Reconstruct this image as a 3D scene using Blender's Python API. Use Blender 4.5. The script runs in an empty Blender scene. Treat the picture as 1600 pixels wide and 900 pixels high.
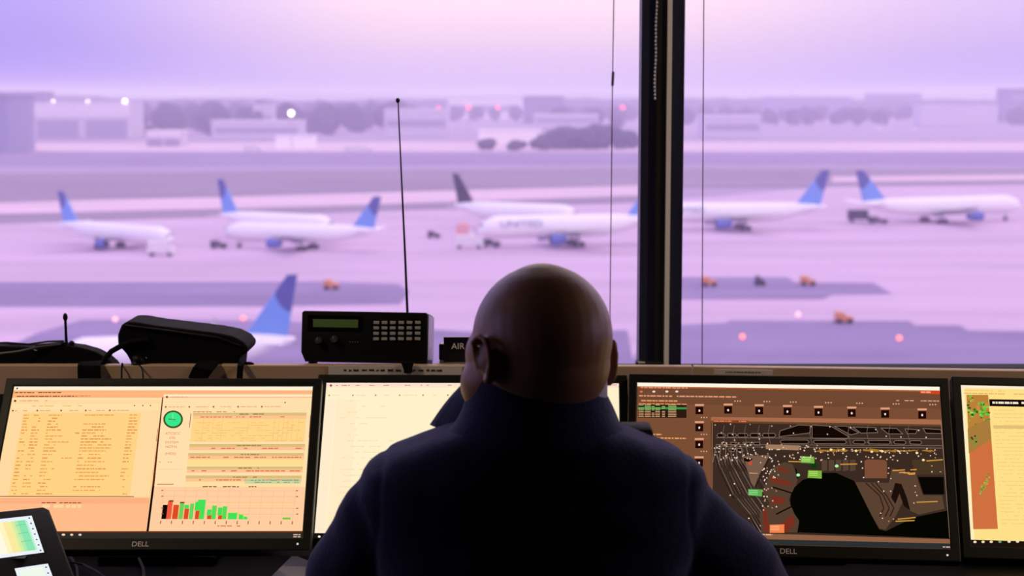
import bpy, bmesh, math, random
from mathutils import Vector, Matrix, noise
R_ = math.radians
random.seed(7)
C = bpy.context.scene.collection
SC = bpy.context.scene

# ------------------------------------------------------------------ camera
F = 2600.0
TP = 300.0 / F                       # tangent of the downward pitch
PITCH = math.atan(TP)
cam_d = bpy.data.cameras.new('camera'); cam = bpy.data.objects.new('camera', cam_d); C.objects.link(cam)
cam.location = (0, 0, 1.5); cam.rotation_euler = (math.pi/2 - PITCH, 0, 0)
cam_d.sensor_width = 36; cam_d.lens = 36*F/1600; cam_d.clip_end = 30000; cam_d.clip_start = .05
cam_d.dof.use_dof = True; cam_d.dof.focus_distance = 2.62; cam_d.dof.aperture_fstop = 6.2
SC.camera = cam
SC.view_settings.view_transform = 'Standard'; SC.view_settings.look = 'None'
SC.view_settings.gamma = 1; SC.view_settings.use_curve_mapping = False
SC.view_settings.exposure = 0.0
SC.cycles.use_denoising = True
SC.cycles.volume_bounces = 1
SC.cycles.max_bounces = 8
SC.cycles.transparent_max_bounces = 12

FILL_W = 90.0                        # the two added fill lamps
def s2l(v):
    v /= 255.0
    return v/12.92 if v <= .04045 else ((v+.055)/1.055)**2.4
def rgb(r, g, b): return (s2l(r), s2l(g), s2l(b), 1)

# ------------------------------------------------------------------ sky (overcast pink dusk)
w = bpy.data.worlds.new('dusk_sky'); SC.world = w; w.use_nodes = True
nt = w.node_tree; nt.nodes.clear()
out = nt.nodes.new('ShaderNodeOutputWorld'); bg = nt.nodes.new('ShaderNodeBackground')
tc = nt.nodes.new('ShaderNodeTexCoord'); sp = nt.nodes.new('ShaderNodeSeparateXYZ')
nt.links.new(tc.outputs['Generated'], sp.inputs[0])
mr = nt.nodes.new('ShaderNodeMapRange'); mr.inputs[1].default_value = -.05; mr.inputs[2].default_value = .45
nt.links.new(sp.outputs['Z'], mr.inputs[0])
cr = nt.nodes.new('ShaderNodeValToRGB'); nt.links.new(mr.outputs[0], cr.inputs[0])
e = cr.color_ramp.elements
e[0].position = 0.0; e[0].color = rgb(200, 176, 242)
e[1].position = 1.0; e[1].color = (2.05, 1.66, 1.50, 1)
for p, c in ((.10, rgb(206, 184, 242)), (.135, rgb(232, 204, 242)), (.170, rgb(255, 222, 242)), (.24, (1.3, .98, 1.02, 1)), (.40, (1.95, 1.55, 1.42, 1))):
    k = e.new(p); k.color = c
# the cloud layer is bluer to the west (left) and a little to the east
mx = nt.nodes.new('ShaderNodeMix'); mx.data_type = 'RGBA'; mx.blend_type = 'MULTIPLY'
ax = nt.nodes.new('ShaderNodeMapRange'); ax.inputs[1].default_value = -.30; ax.inputs[2].default_value = -.05
ax.interpolation_type = 'SMOOTHSTEP'
nt.links.new(sp.outputs['X'], ax.inputs[0])
ax2 = nt.nodes.new('ShaderNodeMapRange'); ax2.inputs[1].default_value = .31; ax2.inputs[2].default_value = .06
ax2.interpolation_type = 'SMOOTHSTEP'; ax2.inputs[3].default_value = .45
nt.links.new(sp.outputs['X'], ax2.inputs[0])
mm = nt.nodes.new('ShaderNodeMath'); mm.operation = 'MULTIPLY'
nt.links.new(ax.outputs[0], mm.inputs[0]); nt.links.new(ax2.outputs[0], mm.inputs[1])
tint = nt.nodes.new('ShaderNodeMix'); tint.data_type = 'RGBA'
tint.inputs[6].default_value = (.42, .46, 1.02, 1); tint.inputs[7].default_value = (1, 1, 1, 1)
nt.links.new(mm.outputs[0], tint.inputs[0])
mx.inputs[0].default_value = 1
nt.links.new(cr.outputs[0], mx.inputs[6]); nt.links.new(tint.outputs[2], mx.inputs[7])
nt.links.new(mx.outputs[2], bg.inputs[0])
bg.inputs[1].default_value = 1.0
nt.links.new(bg.outputs[0], out.inputs[0])

# ------------------------------------------------------------------ helpers
def W(px, py, Y):
    "world point at depth Y seen at picture position px, py (1600x900)"
    v = (450-py)/F; sl = (v-TP)/(1+v*TP)
    d = Y*math.cos(PITCH) - Y*sl*math.sin(PITCH)
    return Vector(((px-800)/F*d, Y, 1.5+Y*sl))
GZ = -39.7
def G(px, py, z=GZ):
    "point of the ground seen at px, py"
    v = (450-py)/F; sl = (v-TP)/(1+v*TP)
    return W(px, py, (z-1.5)/sl) if sl < -1e-4 else W(px, py, 15000)

MATS = {}
def mat(name, col, rough=.6, metal=0., noise_amt=0., noise_scale=20., bump=0., emit=None, estr=1., spec=.5, coat=0.):
    if name in MATS: return MATS[name]
    m = bpy.data.materials.new(name); m.use_nodes = True; t = m.node_tree; b = t.nodes['Principled BSDF']
    b.inputs['Base Color'].default_value = col; b.inputs['Roughness'].default_value = rough
    b.inputs['Metallic'].default_value = metal; b.inputs['Specular IOR Level'].default_value = spec
    b.inputs['Coat Weight'].default_value = coat
    if noise_amt or bump:
        tc = t.nodes.new('ShaderNodeTexCoord'); n = t.nodes.new('ShaderNodeTexNoise')
        n.inputs['Scale'].default_value = noise_scale; n.inputs['Detail'].default_value = 5
        t.links.new(tc.outputs['Object'], n.inputs['Vector'])
        if noise_amt:
            r = t.nodes.new('ShaderNodeMapRange'); r.inputs[1].default_value = .3; r.inputs[2].default_value = .7
            r.inputs[3].default_value = 1-noise_amt; r.inputs[4].default_value = 1+noise_amt
            t.links.new(n.outputs['Fac'], r.inputs[0])
            x = t.nodes.new('ShaderNodeMix'); x.data_type = 'RGBA'; x.blend_type = 'MULTIPLY'; x.inputs[0].default_value = 1
            x.inputs[6].default_value = col; t.links.new(r.outputs[0], x.inputs[7]); t.links.new(x.outputs[2], b.inputs['Base Color'])
        if bump:
            u = t.nodes.new('ShaderNodeBump'); u.inputs['Strength'].default_value = bump; u.inputs['Distance'].default_value = .002
            t.links.new(n.outputs['Fac'], u.inputs['Height']); t.links.new(u.outputs[0], b.inputs['Normal'])
    if emit:
        b.inputs['Emission Color'].default_value = emit; b.inputs['Emission Strength'].default_value = estr
    MATS[name] = m
    return m

class MB:
    def __init__(s): s.bm = bmesh.new()
    def box(s, c, size, M=None, bev=0., seg=2):
        r = bmesh.ops.create_cube(s.bm, size=1); vs = r['verts']
        bmesh.ops.scale(s.bm, vec=size, verts=vs)
        if bev:
            es = list({e for v in vs for e in v.link_edges})
            g = bmesh.ops.bevel(s.bm, geom=es, offset=bev, segments=seg, affect='EDGES', profile=.5)
            vs = list({v for f in g['faces'] for v in f.verts} | {v for v in vs if v.is_valid})
        T = Matrix.Translation(c)
        bmesh.ops.transform(s.bm, matrix=(M @ T) if M else T, verts=vs)
        return s
    def cyl(s, p0, p1, r0, r1=None, n=16, cap=True):
        p0, p1 = Vector(p0), Vector(p1); d = p1-p0; r1 = r0 if r1 is None else r1
        g = bmesh.ops.create_cone(s.bm, cap_ends=cap, segments=n, radius1=r0, radius2=r1, depth=d.length)
        q = Vector((0, 0, 1)).rotation_difference(d.normalized()).to_matrix().to_4x4()
        bmesh.ops.transform(s.bm, matrix=Matrix.Translation((p0+p1)/2) @ q, verts=g['verts']); return s
    def ball(s, c, r, n=16, sc=(1, 1, 1), M=None):
        g = bmesh.ops.create_uvsphere(s.bm, u_segments=n, v_segments=max(6, n*2//3), radius=r)
        T = Matrix.Translation(c) @ (M or Matrix()) @ Matrix.Diagonal((*sc, 1))
        bmesh.ops.transform(s.bm, matrix=T, verts=g['verts']); return s
    def tube(s, pts, r, n=8, sc=(1, 1)):
        pts = [Vector(p) for p in pts]; rings = []
        rr = r if isinstance(r, (list, tuple)) else [r]*len(pts)
        up = None
        for i, p in enumerate(pts):
            d = (pts[min(i+1, len(pts)-1)] - pts[max(i-1, 0)]).normalized()
            if up is None:
                up = Vector((0, 0, 1)) if abs(d.z) < .9 else Vector((0, 1, 0))
            a = d.cross(up).normalized(); b = a.cross(d).normalized(); up = b
            rings.append([p + a*math.cos(t)*rr[i]*sc[0] + b*math.sin(t)*rr[i]*sc[1] for t in [2*math.pi*k/n for k in range(n)]])
        return s.loft(rings)
    def loft(s, rings, cap=True, closed=True):
        V = [[s.bm.verts.new(p) for p in r] for r in rings]; n = len(V[0])
        for a, b in zip(V, V[1:]):
            for k in range(n if closed else n-1):
                s.bm.faces.new((a[k], a[(k+1) % n], b[(k+1) % n], b[k]))
        if cap and closed:
            s.bm.faces.new(V[0][::-1]); s.bm.faces.new(V[-1])
        return s
    def prism(s, poly, t0, t1, M=None, bev=0.):
        "poly in local x,z; thickness along local y from t0 to t1"
        a = [s.bm.verts.new((x, t0, z)) for x, z in poly]; b = [s.bm.verts.new((x, t1, z)) for x, z in poly]
        n = len(poly); fs = [s.bm.faces.new(a), s.bm.faces.new(b[::-1])]
        for k in range(n): fs.append(s.bm.faces.new((a[(k+1) % n], a[k], b[k], b[(k+1) % n])))
        vs = a+b
        if bev:
            es = list({e for f in fs[:2] for e in f.edges})
            g = bmesh.ops.bevel(s.bm, geom=es, offset=bev, segments=3, affect='EDGES', profile=.5)
            vs = list({v for f in g['faces'] for v in f.verts} | {v for v in vs if v.is_valid})
        if M: bmesh.ops.transform(s.bm, matrix=M, verts=vs)
        return s
    def quad(s, pts):
        s.bm.faces.new([s.bm.verts.new(p) for p in pts]); return s
    def build(s, name, m, parent=None, org=None, smooth=False, recalc=True):
        if recalc: bmesh.ops.recalc_face_normals(s.bm, faces=s.bm.faces)
        if org is not None: bmesh.ops.translate(s.bm, vec=-Vector(org), verts=s.bm.verts)
        me = bpy.data.meshes.new(name); s.bm.to_mesh(me); s.bm.free()
        if smooth:
            for f in me.polygons: f.use_smooth = True
            if smooth != 2: me.set_sharp_from_angle(angle=R_(40))
        if m: me.materials.append(m)
        o = bpy.data.objects.new(name, me); C.objects.link(o)
        if parent is not None: o.parent = parent
        elif org is not None: o.location = org
        return o
def tag(o, label, cat, group=None, kind=None):
    o['label'] = label; o['category'] = cat
    if group: o['group'] = group
    if kind: o['kind'] = kind
    return o
def thing(name, label, cat, loc, rz=0, group=None):
    o = bpy.data.objects.new(name, None); C.objects.link(o); o.location = loc; o.rotation_euler = (0, 0, rz)
    o.empty_display_size = .05
    return tag(o, label, cat, group)
def struct(o): o['kind'] = 'structure'; return o
def voxel(o, size, it=6, sub=0):
    md = o.modifiers.new('r', 'REMESH'); md.mode = 'VOXEL'; md.voxel_size = size; md.use_smooth_shade = True
    if it:
        sm = o.modifiers.new('s', 'SMOOTH'); sm.iterations = it; sm.factor = .5
    bpy.context.view_layer.update()
    me = bpy.data.meshes.new_from_object(o.evaluated_get(bpy.context.evaluated_depsgraph_get()))
    o.modifiers.clear(); mats = list(o.data.materials); o.data = me; me.materials.clear()
    for m in mats: me.materials.append(m)
    for f in me.polygons: f.use_smooth = True
    return o
def text_mesh(txt, size, M, depth=.0):
    cu = bpy.data.curves.new('t', 'FONT'); cu.body = txt; cu.size = size; cu.align_x = 'CENTER'; cu.align_y = 'CENTER'; cu.extrude = depth
    o = bpy.data.objects.new('t', cu); C.objects.link(o); bpy.context.view_layer.update()
    me = bpy.data.meshes.new_from_object(o.evaluated_get(bpy.context.evaluated_depsgraph_get()))
    bpy.data.objects.remove(o); bpy.data.curves.remove(cu)
    me.transform(M); return me
def text_obj(name, txt, size, M, m, parent=None, org=(0, 0, 0), depth=.0):
    me = text_mesh(txt, size, M, depth); me.transform(Matrix.Translation(-Vector(org)))
    me.materials.append(m); o = bpy.data.objects.new(name, me); C.objects.link(o); o.parent = parent; return o
STAND = Matrix.Rotation(math.pi/2, 4, 'X')          # text lying in xy stood up, read from -y

# ------------------------------------------------------------------ haze over the airfield
hz = bpy.data.materials.new('haze'); hz.use_nodes = True; t = hz.node_tree; t.nodes.clear()
o_ = t.nodes.new('ShaderNodeOutputMaterial'); v_ = t.nodes.new('ShaderNodeVolumeScatter')
v_.inputs['Color'].default_value = (.66, .55, .84, 1); v_.inputs['Density'].default_value = .00048
v_.inputs['Anisotropy'].default_value = 0.0
t.links.new(v_.outputs[0], o_.inputs['Volume'])
h = MB().box((0, 6040, -10), (9000, 12000, 90)).build('haze', hz)
tag(h, 'thin lavender haze hanging over the whole airfield', 'haze', kind='stuff')

# ------------------------------------------------------------------ airfield ground
def ground_mat(name, col, sx=.01, sy=.05, amt=.12):
    m = bpy.data.materials.new(name); m.use_nodes = True; t = m.node_tree; b = t.nodes['Principled BSDF']
    b.inputs['Roughness'].default_value = .95; b.inputs['Specular IOR Level'].default_value = .15
    tc = t.nodes.new('ShaderNodeTexCoord'); mp = t.nodes.new('ShaderNodeMapping'); mp.inputs['Scale'].default_value = (sx, sy, 1)
    n = t.nodes.new('ShaderNodeTexNoise'); n.inputs['Scale'].default_value = 1; n.inputs['Detail'].default_value = 6
    t.links.new(tc.outputs['Object'], mp.inputs[0]); t.links.new(mp.outputs[0], n.inputs['Vector'])
    r = t.nodes.new('ShaderNodeMapRange'); r.inputs[1].default_value = .3; r.inputs[2].default_value = .7
    r.inputs[3].default_value = 1-amt; r.inputs[4].default_value = 1+amt; t.links.new(n.outputs['Fac'], r.inputs[0])
    x = t.nodes.new('ShaderNodeMix'); x.data_type = 'RGBA'; x.blend_type = 'MULTIPLY'; x.inputs[0].default_value = 1
    x.inputs[6].default_value = col; t.links.new(r.outputs[0], x.inputs[7]); t.links.new(x.outputs[2], b.inputs['Base Color'])
    return m
gm_con = ground_mat('pale_concrete', (.575, .42, .565, 1))
gm_far = ground_mat('far_ground', (.38, .29, .43, 1), .004, .02)
gm_grass = ground_mat('dull_grass', (.27, .215, .29, 1))
gm_asph = ground_mat('dark_asphalt', (.265, .205, .36, 1), .02, .06, .15)
gm_taxi = ground_mat('taxiway_concrete', (.68, .50, .60, 1))
struct(MB().quad([(-6000, 60, GZ-.3), (6000, 60, GZ-.3), (6000, 12000, GZ-.3), (-6000, 12000, GZ-.3)]).build('ground', gm_far))
def patch(name, pts, m, lift):
    g = [G(x, y) for x, y in pts]; b = MB(); n = len(g)
    top = [b.bm.verts.new((p.x, p.y, GZ+lift)) for p in g]; bot = [b.bm.verts.new((p.x, p.y, GZ-.4)) for p in g]
    b.bm.faces.new(top)
    for k in range(n): b.bm.faces.new((top[k], bot[k], bot[(k+1) % n], top[(k+1) % n]))
    return struct(b.build(name, m))
patch('apron', [(-700, 352), (0, 350), (500, 334), (1000, 316), (1300, 292), (2300, 276), (3200, 900), (-1800, 900)], gm_con, 0)
patch('grass_strip', [(-800, 270), (0, 271), (1000, 262), (1600, 262), (2400, 258), (2400, 280), (1300, 292), (1000, 292), (500, 305), (0, 318), (-800, 322)], gm_grass, .02)
patch('grass_strip', [(-800, 238), (0, 238), (600, 240), (1000, 240), (1600, 238), (2400, 238), (2400, 258), (1000, 256), (0, 259), (-800, 259)], gm_asph, .02)
patch('taxiway', [(-800, 322), (0, 317), (500, 304), (1000, 290), (1000, 305), (500, 322), (0, 334), (-800, 342)], gm_taxi, .04)
patch('taxiway', [(-800, 226), (0, 224), (600, 222), (1600, 222), (2400, 222), (2400, 236), (0, 236), (-800, 237)], gm_taxi, .04)
patch('taxiway', [(1300, 276), (1700, 272), (2300, 270), (2300, 276), (1700, 280), (1300, 284)], gm_taxi, .06)
patch('grass_strip', [(-800, 341), (0, 334), (500, 322), (1000, 305), (1000, 315), (500, 334), (0, 350), (-800, 354)], gm_grass, .03)
patch('asphalt_strip', [(-400, 441), (180, 441), (500, 440), (622, 444), (640, 456), (625, 476), (400, 479), (-400, 480)], gm_asph, .05)
patch('asphalt_strip', [(60, 520), (130, 500), (420, 501), (760, 520), (980, 516), (1000, 620), (-200, 640)], gm_asph, .05)
patch('asphalt_strip', [(1010, 433), (1230, 433), (1242, 441), (1365, 442), (1395, 460), (1300, 461), (1285, 468), (1010, 468)], gm_asph, .05)
patch('asphalt_strip', [(1010, 510), (1135, 505), (1140, 501), (1420, 502), (1430, 509), (1500, 509), (1512, 517), (1900, 522), (2100, 640), (960, 640)], gm_asph, .085)
patch('painted_island', [(1370, 539), (1440, 536), (1500, 538), (1470, 546), (1400, 545)], gm_con, .08)
patch('painted_island', [(1420, 572), (1470, 561), (1530, 566), (1560, 590), (1440, 600)], gm_con, .08)

# ------------------------------------------------------------------ control room shell
m_dark = mat('dark_wall', rgb(22, 21, 26), .9)
m_ceil = mat('ceiling', rgb(26, 25, 30), .95)
m_floor = mat('carpet', rgb(24, 24, 30), .95, noise_amt=.2, noise_scale=60)
struct(MB().box((0, .9, -.05), (7.4, 5.6, .1)).build('floor', m_floor))
struct(MB().box((0, .9, 2.95), (7.4, 5.6, .1)).build('ceiling', m_ceil))
struct(MB().box((0, -1.9, 1.45), (7.4, .1, 2.9)).build('wall_back', m_dark))
def holed(name, boxes, m):
    b = MB()
    for c, s_ in boxes: b.box(c, s_)
    return struct(b.build(name, m))
WY = 3.62                                             # window plane
holed('wall_front', [((0, WY+.03, .45), (7.4, .12, .9)), ((0, WY+.03, 2.8), (7.4, .12, .2))], m_dark)
holed('wall_left', [((-3.65, .9, .5), (.1, 5.5, 1.0)), ((-3.65, .9, 2.7), (.1, 5.5, .4)), ((-3.65, -.3, 1.75), (.1, 3.1, 1.5)), ((-3.65, 1.3, 1.75), (.1, .1, 1.5))], m_dark)  # unseen; window opening closed at the rear to darken the man's back
holed('wall_right', [((3.65, .9, .5), (.1, 5.5, 1.0)), ((3.65, .9, 2.7), (.1, 5.5, .4)), ((3.65, -.3, 1.75), (.1, 3.1, 1.5)), ((3.65, 1.3, 1.75), (.1, .1, 1.5))], m_dark)  # unseen; same rear filling, shaped to keep daylight off his back

# two unseen warm fill lamps, added to light the ledge and pillar
m_filldisc = mat('fill_diffuser', (1, .8, .55, 1), .5, emit=(1, .72, .42, 1), estr=3.0)
for x, w_ in ((-1.9, 'left'), (1.9, 'right')):
    cl = thing('fill_light', 'added unseen warm fill lamp above and %s of the man' % w_, 'fill light', (x, 2.1, 2.9))
    MB().cyl((0, 0, -.02), (0, 0, 0), .16, n=28).build('frame', mat('lamp_frame', rgb(200, 200, 200), .5), cl)
    MB().cyl((0, 0, -.026), (0, 0, -.018), .14, n=28).build('diffuser', m_filldisc, cl)
    ld = bpy.data.lights.new('bulb', 'SPOT'); ld.energy = FILL_W; ld.color = (1, .74, .46); ld.shadow_soft_size = .1; ld.spot_size = R_(125); ld.spot_blend = .5
    lo = bpy.data.objects.new('bulb', ld); C.objects.link(lo); lo.parent = cl; lo.location = (0, 0, -.05)
    lo.rotation_euler = (R_(34), 0, 0)
gl = bpy.data.materials.new('window_glass'); gl.use_nodes = True; t = gl.node_tree; t.nodes.clear()
o_ = t.nodes.new('ShaderNodeOutputMaterial'); tr = t.nodes.new('ShaderNodeBsdfTransparent'); gs = t.nodes.new('ShaderNodeBsdfGlossy')
gs.inputs['Roughness'].default_value = .02; tr.inputs[0].default_value = (.985, .98, 1, 1)
fr = t.nodes.new('ShaderNodeFresnel'); fr.inputs[0].default_value = 1.25; ms = t.nodes.new('ShaderNodeMixShader')
t.links.new(fr.outputs[0], ms.inputs[0]); t.links.new(tr.outputs[0], ms.inputs[1]); t.links.new(gs.outputs[0], ms.inputs[2]); t.links.new(ms.outputs[0], o_.inputs[0])
PXL, PXR = 998, 1064                                   # pillar edges in the picture
pl = W(PXL, 450, WY).x; pr = W(PXR, 450, WY).x
struct(MB().box(((-3.6+pl)/2, WY+.03, 1.8), (pl+3.6, .008, 1.8)).build('window_1', gl))
struct(MB().box(((3.6+pr)/2, WY+.03, 1.8), (3.6-pr, .008, 1.8)).build('window_2', gl))

# window pillar: dark post with a grey joint strip
m_navy = mat('navy_metal', rgb(44, 47, 74), .4, 0., spec=.4)
m_blk = mat('black_gasket', rgb(16, 15, 18), .6)
m_grey = mat('grey_strip', rgb(246, 244, 240), .6)
xl = lambda px: W(px, 300, WY-.05).x
post = MB().box(((pl+pr)/2, WY+.015, 1.8), (pr-pl, .07, 1.82)).build('trim_1', m_navy); struct(post)
q = MB().box(((xl(1026)+xl(1041))/2, WY-.028, 1.8), (xl(1041)-xl(1026), .014, 1.8)).build('gasket', m_blk, post)
q = MB().box(((xl(1041)+xl(1048))/2, WY-.034, 1.8), (xl(1048)-xl(1041), .022, 1.8)).build('joint_strip', m_grey, post)
q = MB().box(((xl(999)+xl(1036))/2, WY-.03, W(0, 569, WY-.04).z), (xl(1036)-xl(994), .03, .012), bev=.003).build('base_cap', m_blk, post)
q = MB().box(((xl(1000)+xl(1010))/2, WY-.046, W(0, 567, WY-.04).z+.002), (xl(1010)-xl(999), .003, .003)).build('base_screw', m_grey, post)
# roller-blind cords and the bead chain
def cord(name, pts, r, m, label, cat='cord', group=None):
    o = MB().tube(pts, r, 6).build(name, m, smooth=True); return tag(o, label, cat, group)
m_cord = mat('dark_cord', rgb(70, 55, 90), .7)
c1 = thing('blind_cord', 'thin dark blind cord with a small joiner, left of the window pillar', 'cord', W(952, 575, WY-.06))
L = c1.location.copy()
MB().tube([W(960, -60, WY-.04), W(957, 130, WY-.05), W(952, 590, WY-.06)], .0011, 6).build('cord', m_cord, c1, L)
MB().tube([W(958, 112, WY-.05), W(957, 134, WY-.05)], .0028, 8).build('joiner', m_cord, c1, L)
cord('blind_cord', [W(1100, -60, WY-.04), W(1098, 300, WY-.05), W(1097, 590, WY-.06)], .0011, m_cord, 'thin dark blind cord hanging just right of the window pillar')
bc = MB()
for k in range(30):
    y = -20 + k*6.0; p = W(1026 - .9*(y > 60) + .8*math.sin(k*.45) - y*.012, y, WY-.06)
    bc.ball(p, .0024, 8, (1, 1, 1.2))
bc.tube([W(1026, -20, WY-.06), W(1024, 154, WY-.06)], .0005, 6)
tag(bc.build('bead_chain', mat('steel_beads', rgb(240, 240, 245), .5, .2), smooth=True), 'fine metal bead chain hanging in front of the dark window pillar', 'chain')

# ------------------------------------------------------------------ console
m_lam = mat('beige_laminate', rgb(205, 176, 150), .5, noise_amt=.06, noise_scale=6)
m_cblk = mat('console_black', rgb(18, 18, 20), .6)
m_desk = mat('desk_black', rgb(4, 4, 5), .6, spec=.15, noise_amt=.15, noise_scale=40)
LIP = [(-1.75, 3.06), (-.335, 3.06), (.335, 3.045), (1.75, 2.93)]
LZ = W(800, 572, 3.05).z
con = thing('console', 'black control desk with a beige raised back ledge under the window', 'console', (0, 2.7, 0))
for (x0, y0), (x1, y1) in zip(LIP, LIP[1:]):
    a = math.atan2(y1-y0, x1-x0); ln = math.hypot(x1-x0, y1-y0)
    M = Matrix.Translation(((x0+x1)/2, (y0+y1)/2, 0)) @ Matrix.Rotation(a, 4, 'Z')
    MB().box((0, .011, LZ-.028), (ln-.0015, .022, .056), M, .002).build('ledge_rail', m_lam, con, (0, 2.7, 0))
    MB().box((0, .1, LZ-.041), (ln, .17, .02), M).build('shelf', m_cblk, con, (0, 2.7, 0))
    MB().box((0, .005, (LZ-.058+.7)/2), (ln, .02, LZ-.058-.7), M).build('back_panel', m_cblk, con, (0, 2.7, 0))
b = MB(); pts = [(-1.8, 2.32), (-.4, 2.38), (.4, 2.38), (1.8, 2.3), (1.8, 2.93), (.335, 3.04), (-.335, 3.05), (-1.8, 3.06)]
top = [b.bm.verts.new((x, y, .72)) for x, y in pts]; bot = [b.bm.verts.new((x, y, .69)) for x, y in pts]
b.bm.faces.new(top); b.bm.faces.new(bot[::-1])
for k in range(8): b.bm.faces.new((top[k], bot[k], bot[(k+1) % 8], top[(k+1) % 8]))
b.build('desktop', m_desk, con, (0, 2.7, 0))
for x in (-1.6, -.55, .55, 1.6): MB().box((x, 2.8, .345), (.04, .46, .69), None, .003).build('leg', m_cblk, con, (0, 2.7, 0))
# paper strips on the rail
m_strip = mat('strip_paper', rgb(236, 226, 222), .6); m_ink = mat('strip_ink', rgb(60, 52, 56), .7)
def strip(px0, px1, y0, y1, Yf, label, dashes, rot=0):
    a, b_ = W(px0, y1, Yf), W(px1, y0, Yf); o = thing('label_strip', label, 'label', ((a.x+b_.x)/2, Yf, a.z))
    L = o.location.copy(); M = Matrix.Translation(((a.x+b_.x)/2, Yf, (a.z+b_.z)/2)) @ Matrix.Rotation(rot, 4, 'Z')
    w_, h_ = b_.x-a.x, b_.z-a.z
    MB().box((0, 0, 0), (w_, .0016, h_), M, .0004).build('paper', m_strip, o, L)
    p = MB(); x = dashes[0]; rnd = random.Random(3)
    while x < dashes[1]:
        d = rnd.uniform(.02, .05)
        for k in range(int(d*100)): p.box((w_*(x+k*.01-.5), -.0011, rnd.uniform(-.02, .04)*h_), (w_*.007, .0004, h_*.22*rnd.uniform(.7, 1.1)), M)
        x += d+.012
    p.build('print', m_ink, o, L)
strip(513, 722, 571.5, 586, 3.0545, rot=-.0224, label= 'long pale paper strip of small print below the black radio scanner', dashes=(.12, .85))
strip(1116, 1207, 577.5, 585.5, 2.995, 'short grey paper strip on the ledge right of the pillar', (.2, .8), -.08)

# ------------------------------------------------------------------ screens
def emis(name):
    m = bpy.data.materials.new(name); m.use_nodes = True; t = m.node_tree; t.nodes.clear()
    o = t.nodes.new('ShaderNodeOutputMaterial'); e = t.nodes.new('ShaderNodeEmission'); a = t.nodes.new('ShaderNodeVertexColor'); a.layer_name = 'Col'
    t.links.new(a.outputs[0], e.inputs[0]); t.links.new(e.outputs[0], o.inputs[0]); return m
m_screen = emis('lit_screen')
def solve8(A, b):
    n = 8; M = [r[:]+[v] for r, v in zip(A, b)]
    for i in range(n):
        p = max(range(i, n), key=lambda k: abs(M[k][i])); M[i], M[p] = M[p], M[i]
        for k in range(n):
            if k != i:
                f = M[k][i]/M[i][i]
                for j in range(i, n+1): M[k][j] -= f*M[i][j]
    return [M[i][n]/M[i][i] for i in range(n)]
class Screen:
    "flat layers of coloured shapes on a display panel; coordinates are read off the photograph and mapped to the panel's own width and height"
    def __init__(s, corners, Wd, Hd, M, lay=.00012):
        A, b = [], []
        for (x, y), (u, v) in zip(corners, ((0, 0), (1, 0), (1, 1), (0, 1))):
            A.append([x, y, 1, 0, 0, 0, -u*x, -u*y]); b.append(u)
            A.append([0, 0, 0, x, y, 1, -v*x, -v*y]); b.append(v)
        s.h = solve8(A, b); s.W, s.H, s.M = Wd, Hd, M; s.bm = bmesh.new(); s.col = s.bm.loops.layers.float_color.new('Col'); s.lay = lay
    def uv(s, x, y):
        h = s.h; d = h[6]*x+h[7]*y+1
        return ((h[0]*x+h[1]*y+h[2])/d, (h[3]*x+h[4]*y+h[5])/d)
    def face(s, uvs, c, z):
        uvs = [(min(1, max(0, u)), min(1, max(0, v))) for u, v in uvs]
        vs = [s.bm.verts.new(((u-.5)*s.W, -z*s.lay, (.5-v)*s.H)) for u, v in uvs]
        try: f = s.bm.faces.new(vs)
        except Exception: return
        cc = rgb(*c)
        for l in f.loops: l[s.col] = cc
    def r(s, x0, x1, y0, y1, c, z=1):
        u0, v0 = s.uv(x0, y0); u1, _ = s.uv(x1, y0); xm = x0; _, v1 = s.uv(x0, y1)
        s.face([(u0, v0), (u0, v1), (u1, v1), (u1, v0)], c, z)
    def poly(s, pts, c, z=1): s.face([s.uv(*p) for p in pts], c, z)
    def line(s, pts, w, c, z=2):
        for a, b in zip(pts, pts[1:]):
            d = Vector((b[0]-a[0], b[1]-a[1]));
            if d.length < 1e-6: continue
            n = Vector((-d.y, d.x)).normalized()*w/2
            s.poly([(a[0]+n.x, a[1]+n.y), (a[0]-n.x, a[1]-n.y), (b[0]-n.x, b[1]-n.y), (b[0]+n.x, b[1]+n.y)], c, z)
    def dot(s, x, y, rad, c, z=3, ry=None, n=8):
        ry = ry or rad
        s.poly([(x+rad*math.cos(2*math.pi*k/n), y+ry*math.sin(2*math.pi*k/n)) for k in range(n)], c, z)
    def words(s, x0, x1, y, hgt, c, z=2, slope=0., fill=.75, rnd=random):
        x = x0
        while x < x1:
            wd = rnd.uniform(2.5, 9); 
            if rnd.random() < fill: s.r(x, min(x+wd, x1), y+slope*(x-x0), y+slope*(x-x0)+hgt, c, z)
            x += wd+rnd.uniform(.8, 1.8)
    def text(s, txt, x, y, size_px, c, z=2):
        u, v = s.uv(x, y); _, v2 = s.uv(x, y+size_px); sz = (v2-v)*s.H*1.35
        me = text_mesh(txt, sz, Matrix.Translation(((u-.5)*s.W, -z*s.lay, (.5-v)*s.H)) @ STAND)
        n0 = len(s.bm.faces); s.bm.from_mesh(me); s.bm.faces.ensure_lookup_table(); cc = rgb(*c)
        for f in s.bm.faces[n0:]:
            for l in f.loops: l[s.col] = cc
    def build(s, name, parent, org):
        me = bpy.data.meshes.new(name); s.bm.transform(Matrix.Translation(-Vector(org)) @ s.M); s.bm.to_mesh(me); s.bm.free()
        me.materials.append(m_screen); o = bpy.data.objects.new(name, me); C.objects.link(o); o.parent = parent; return o

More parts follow.
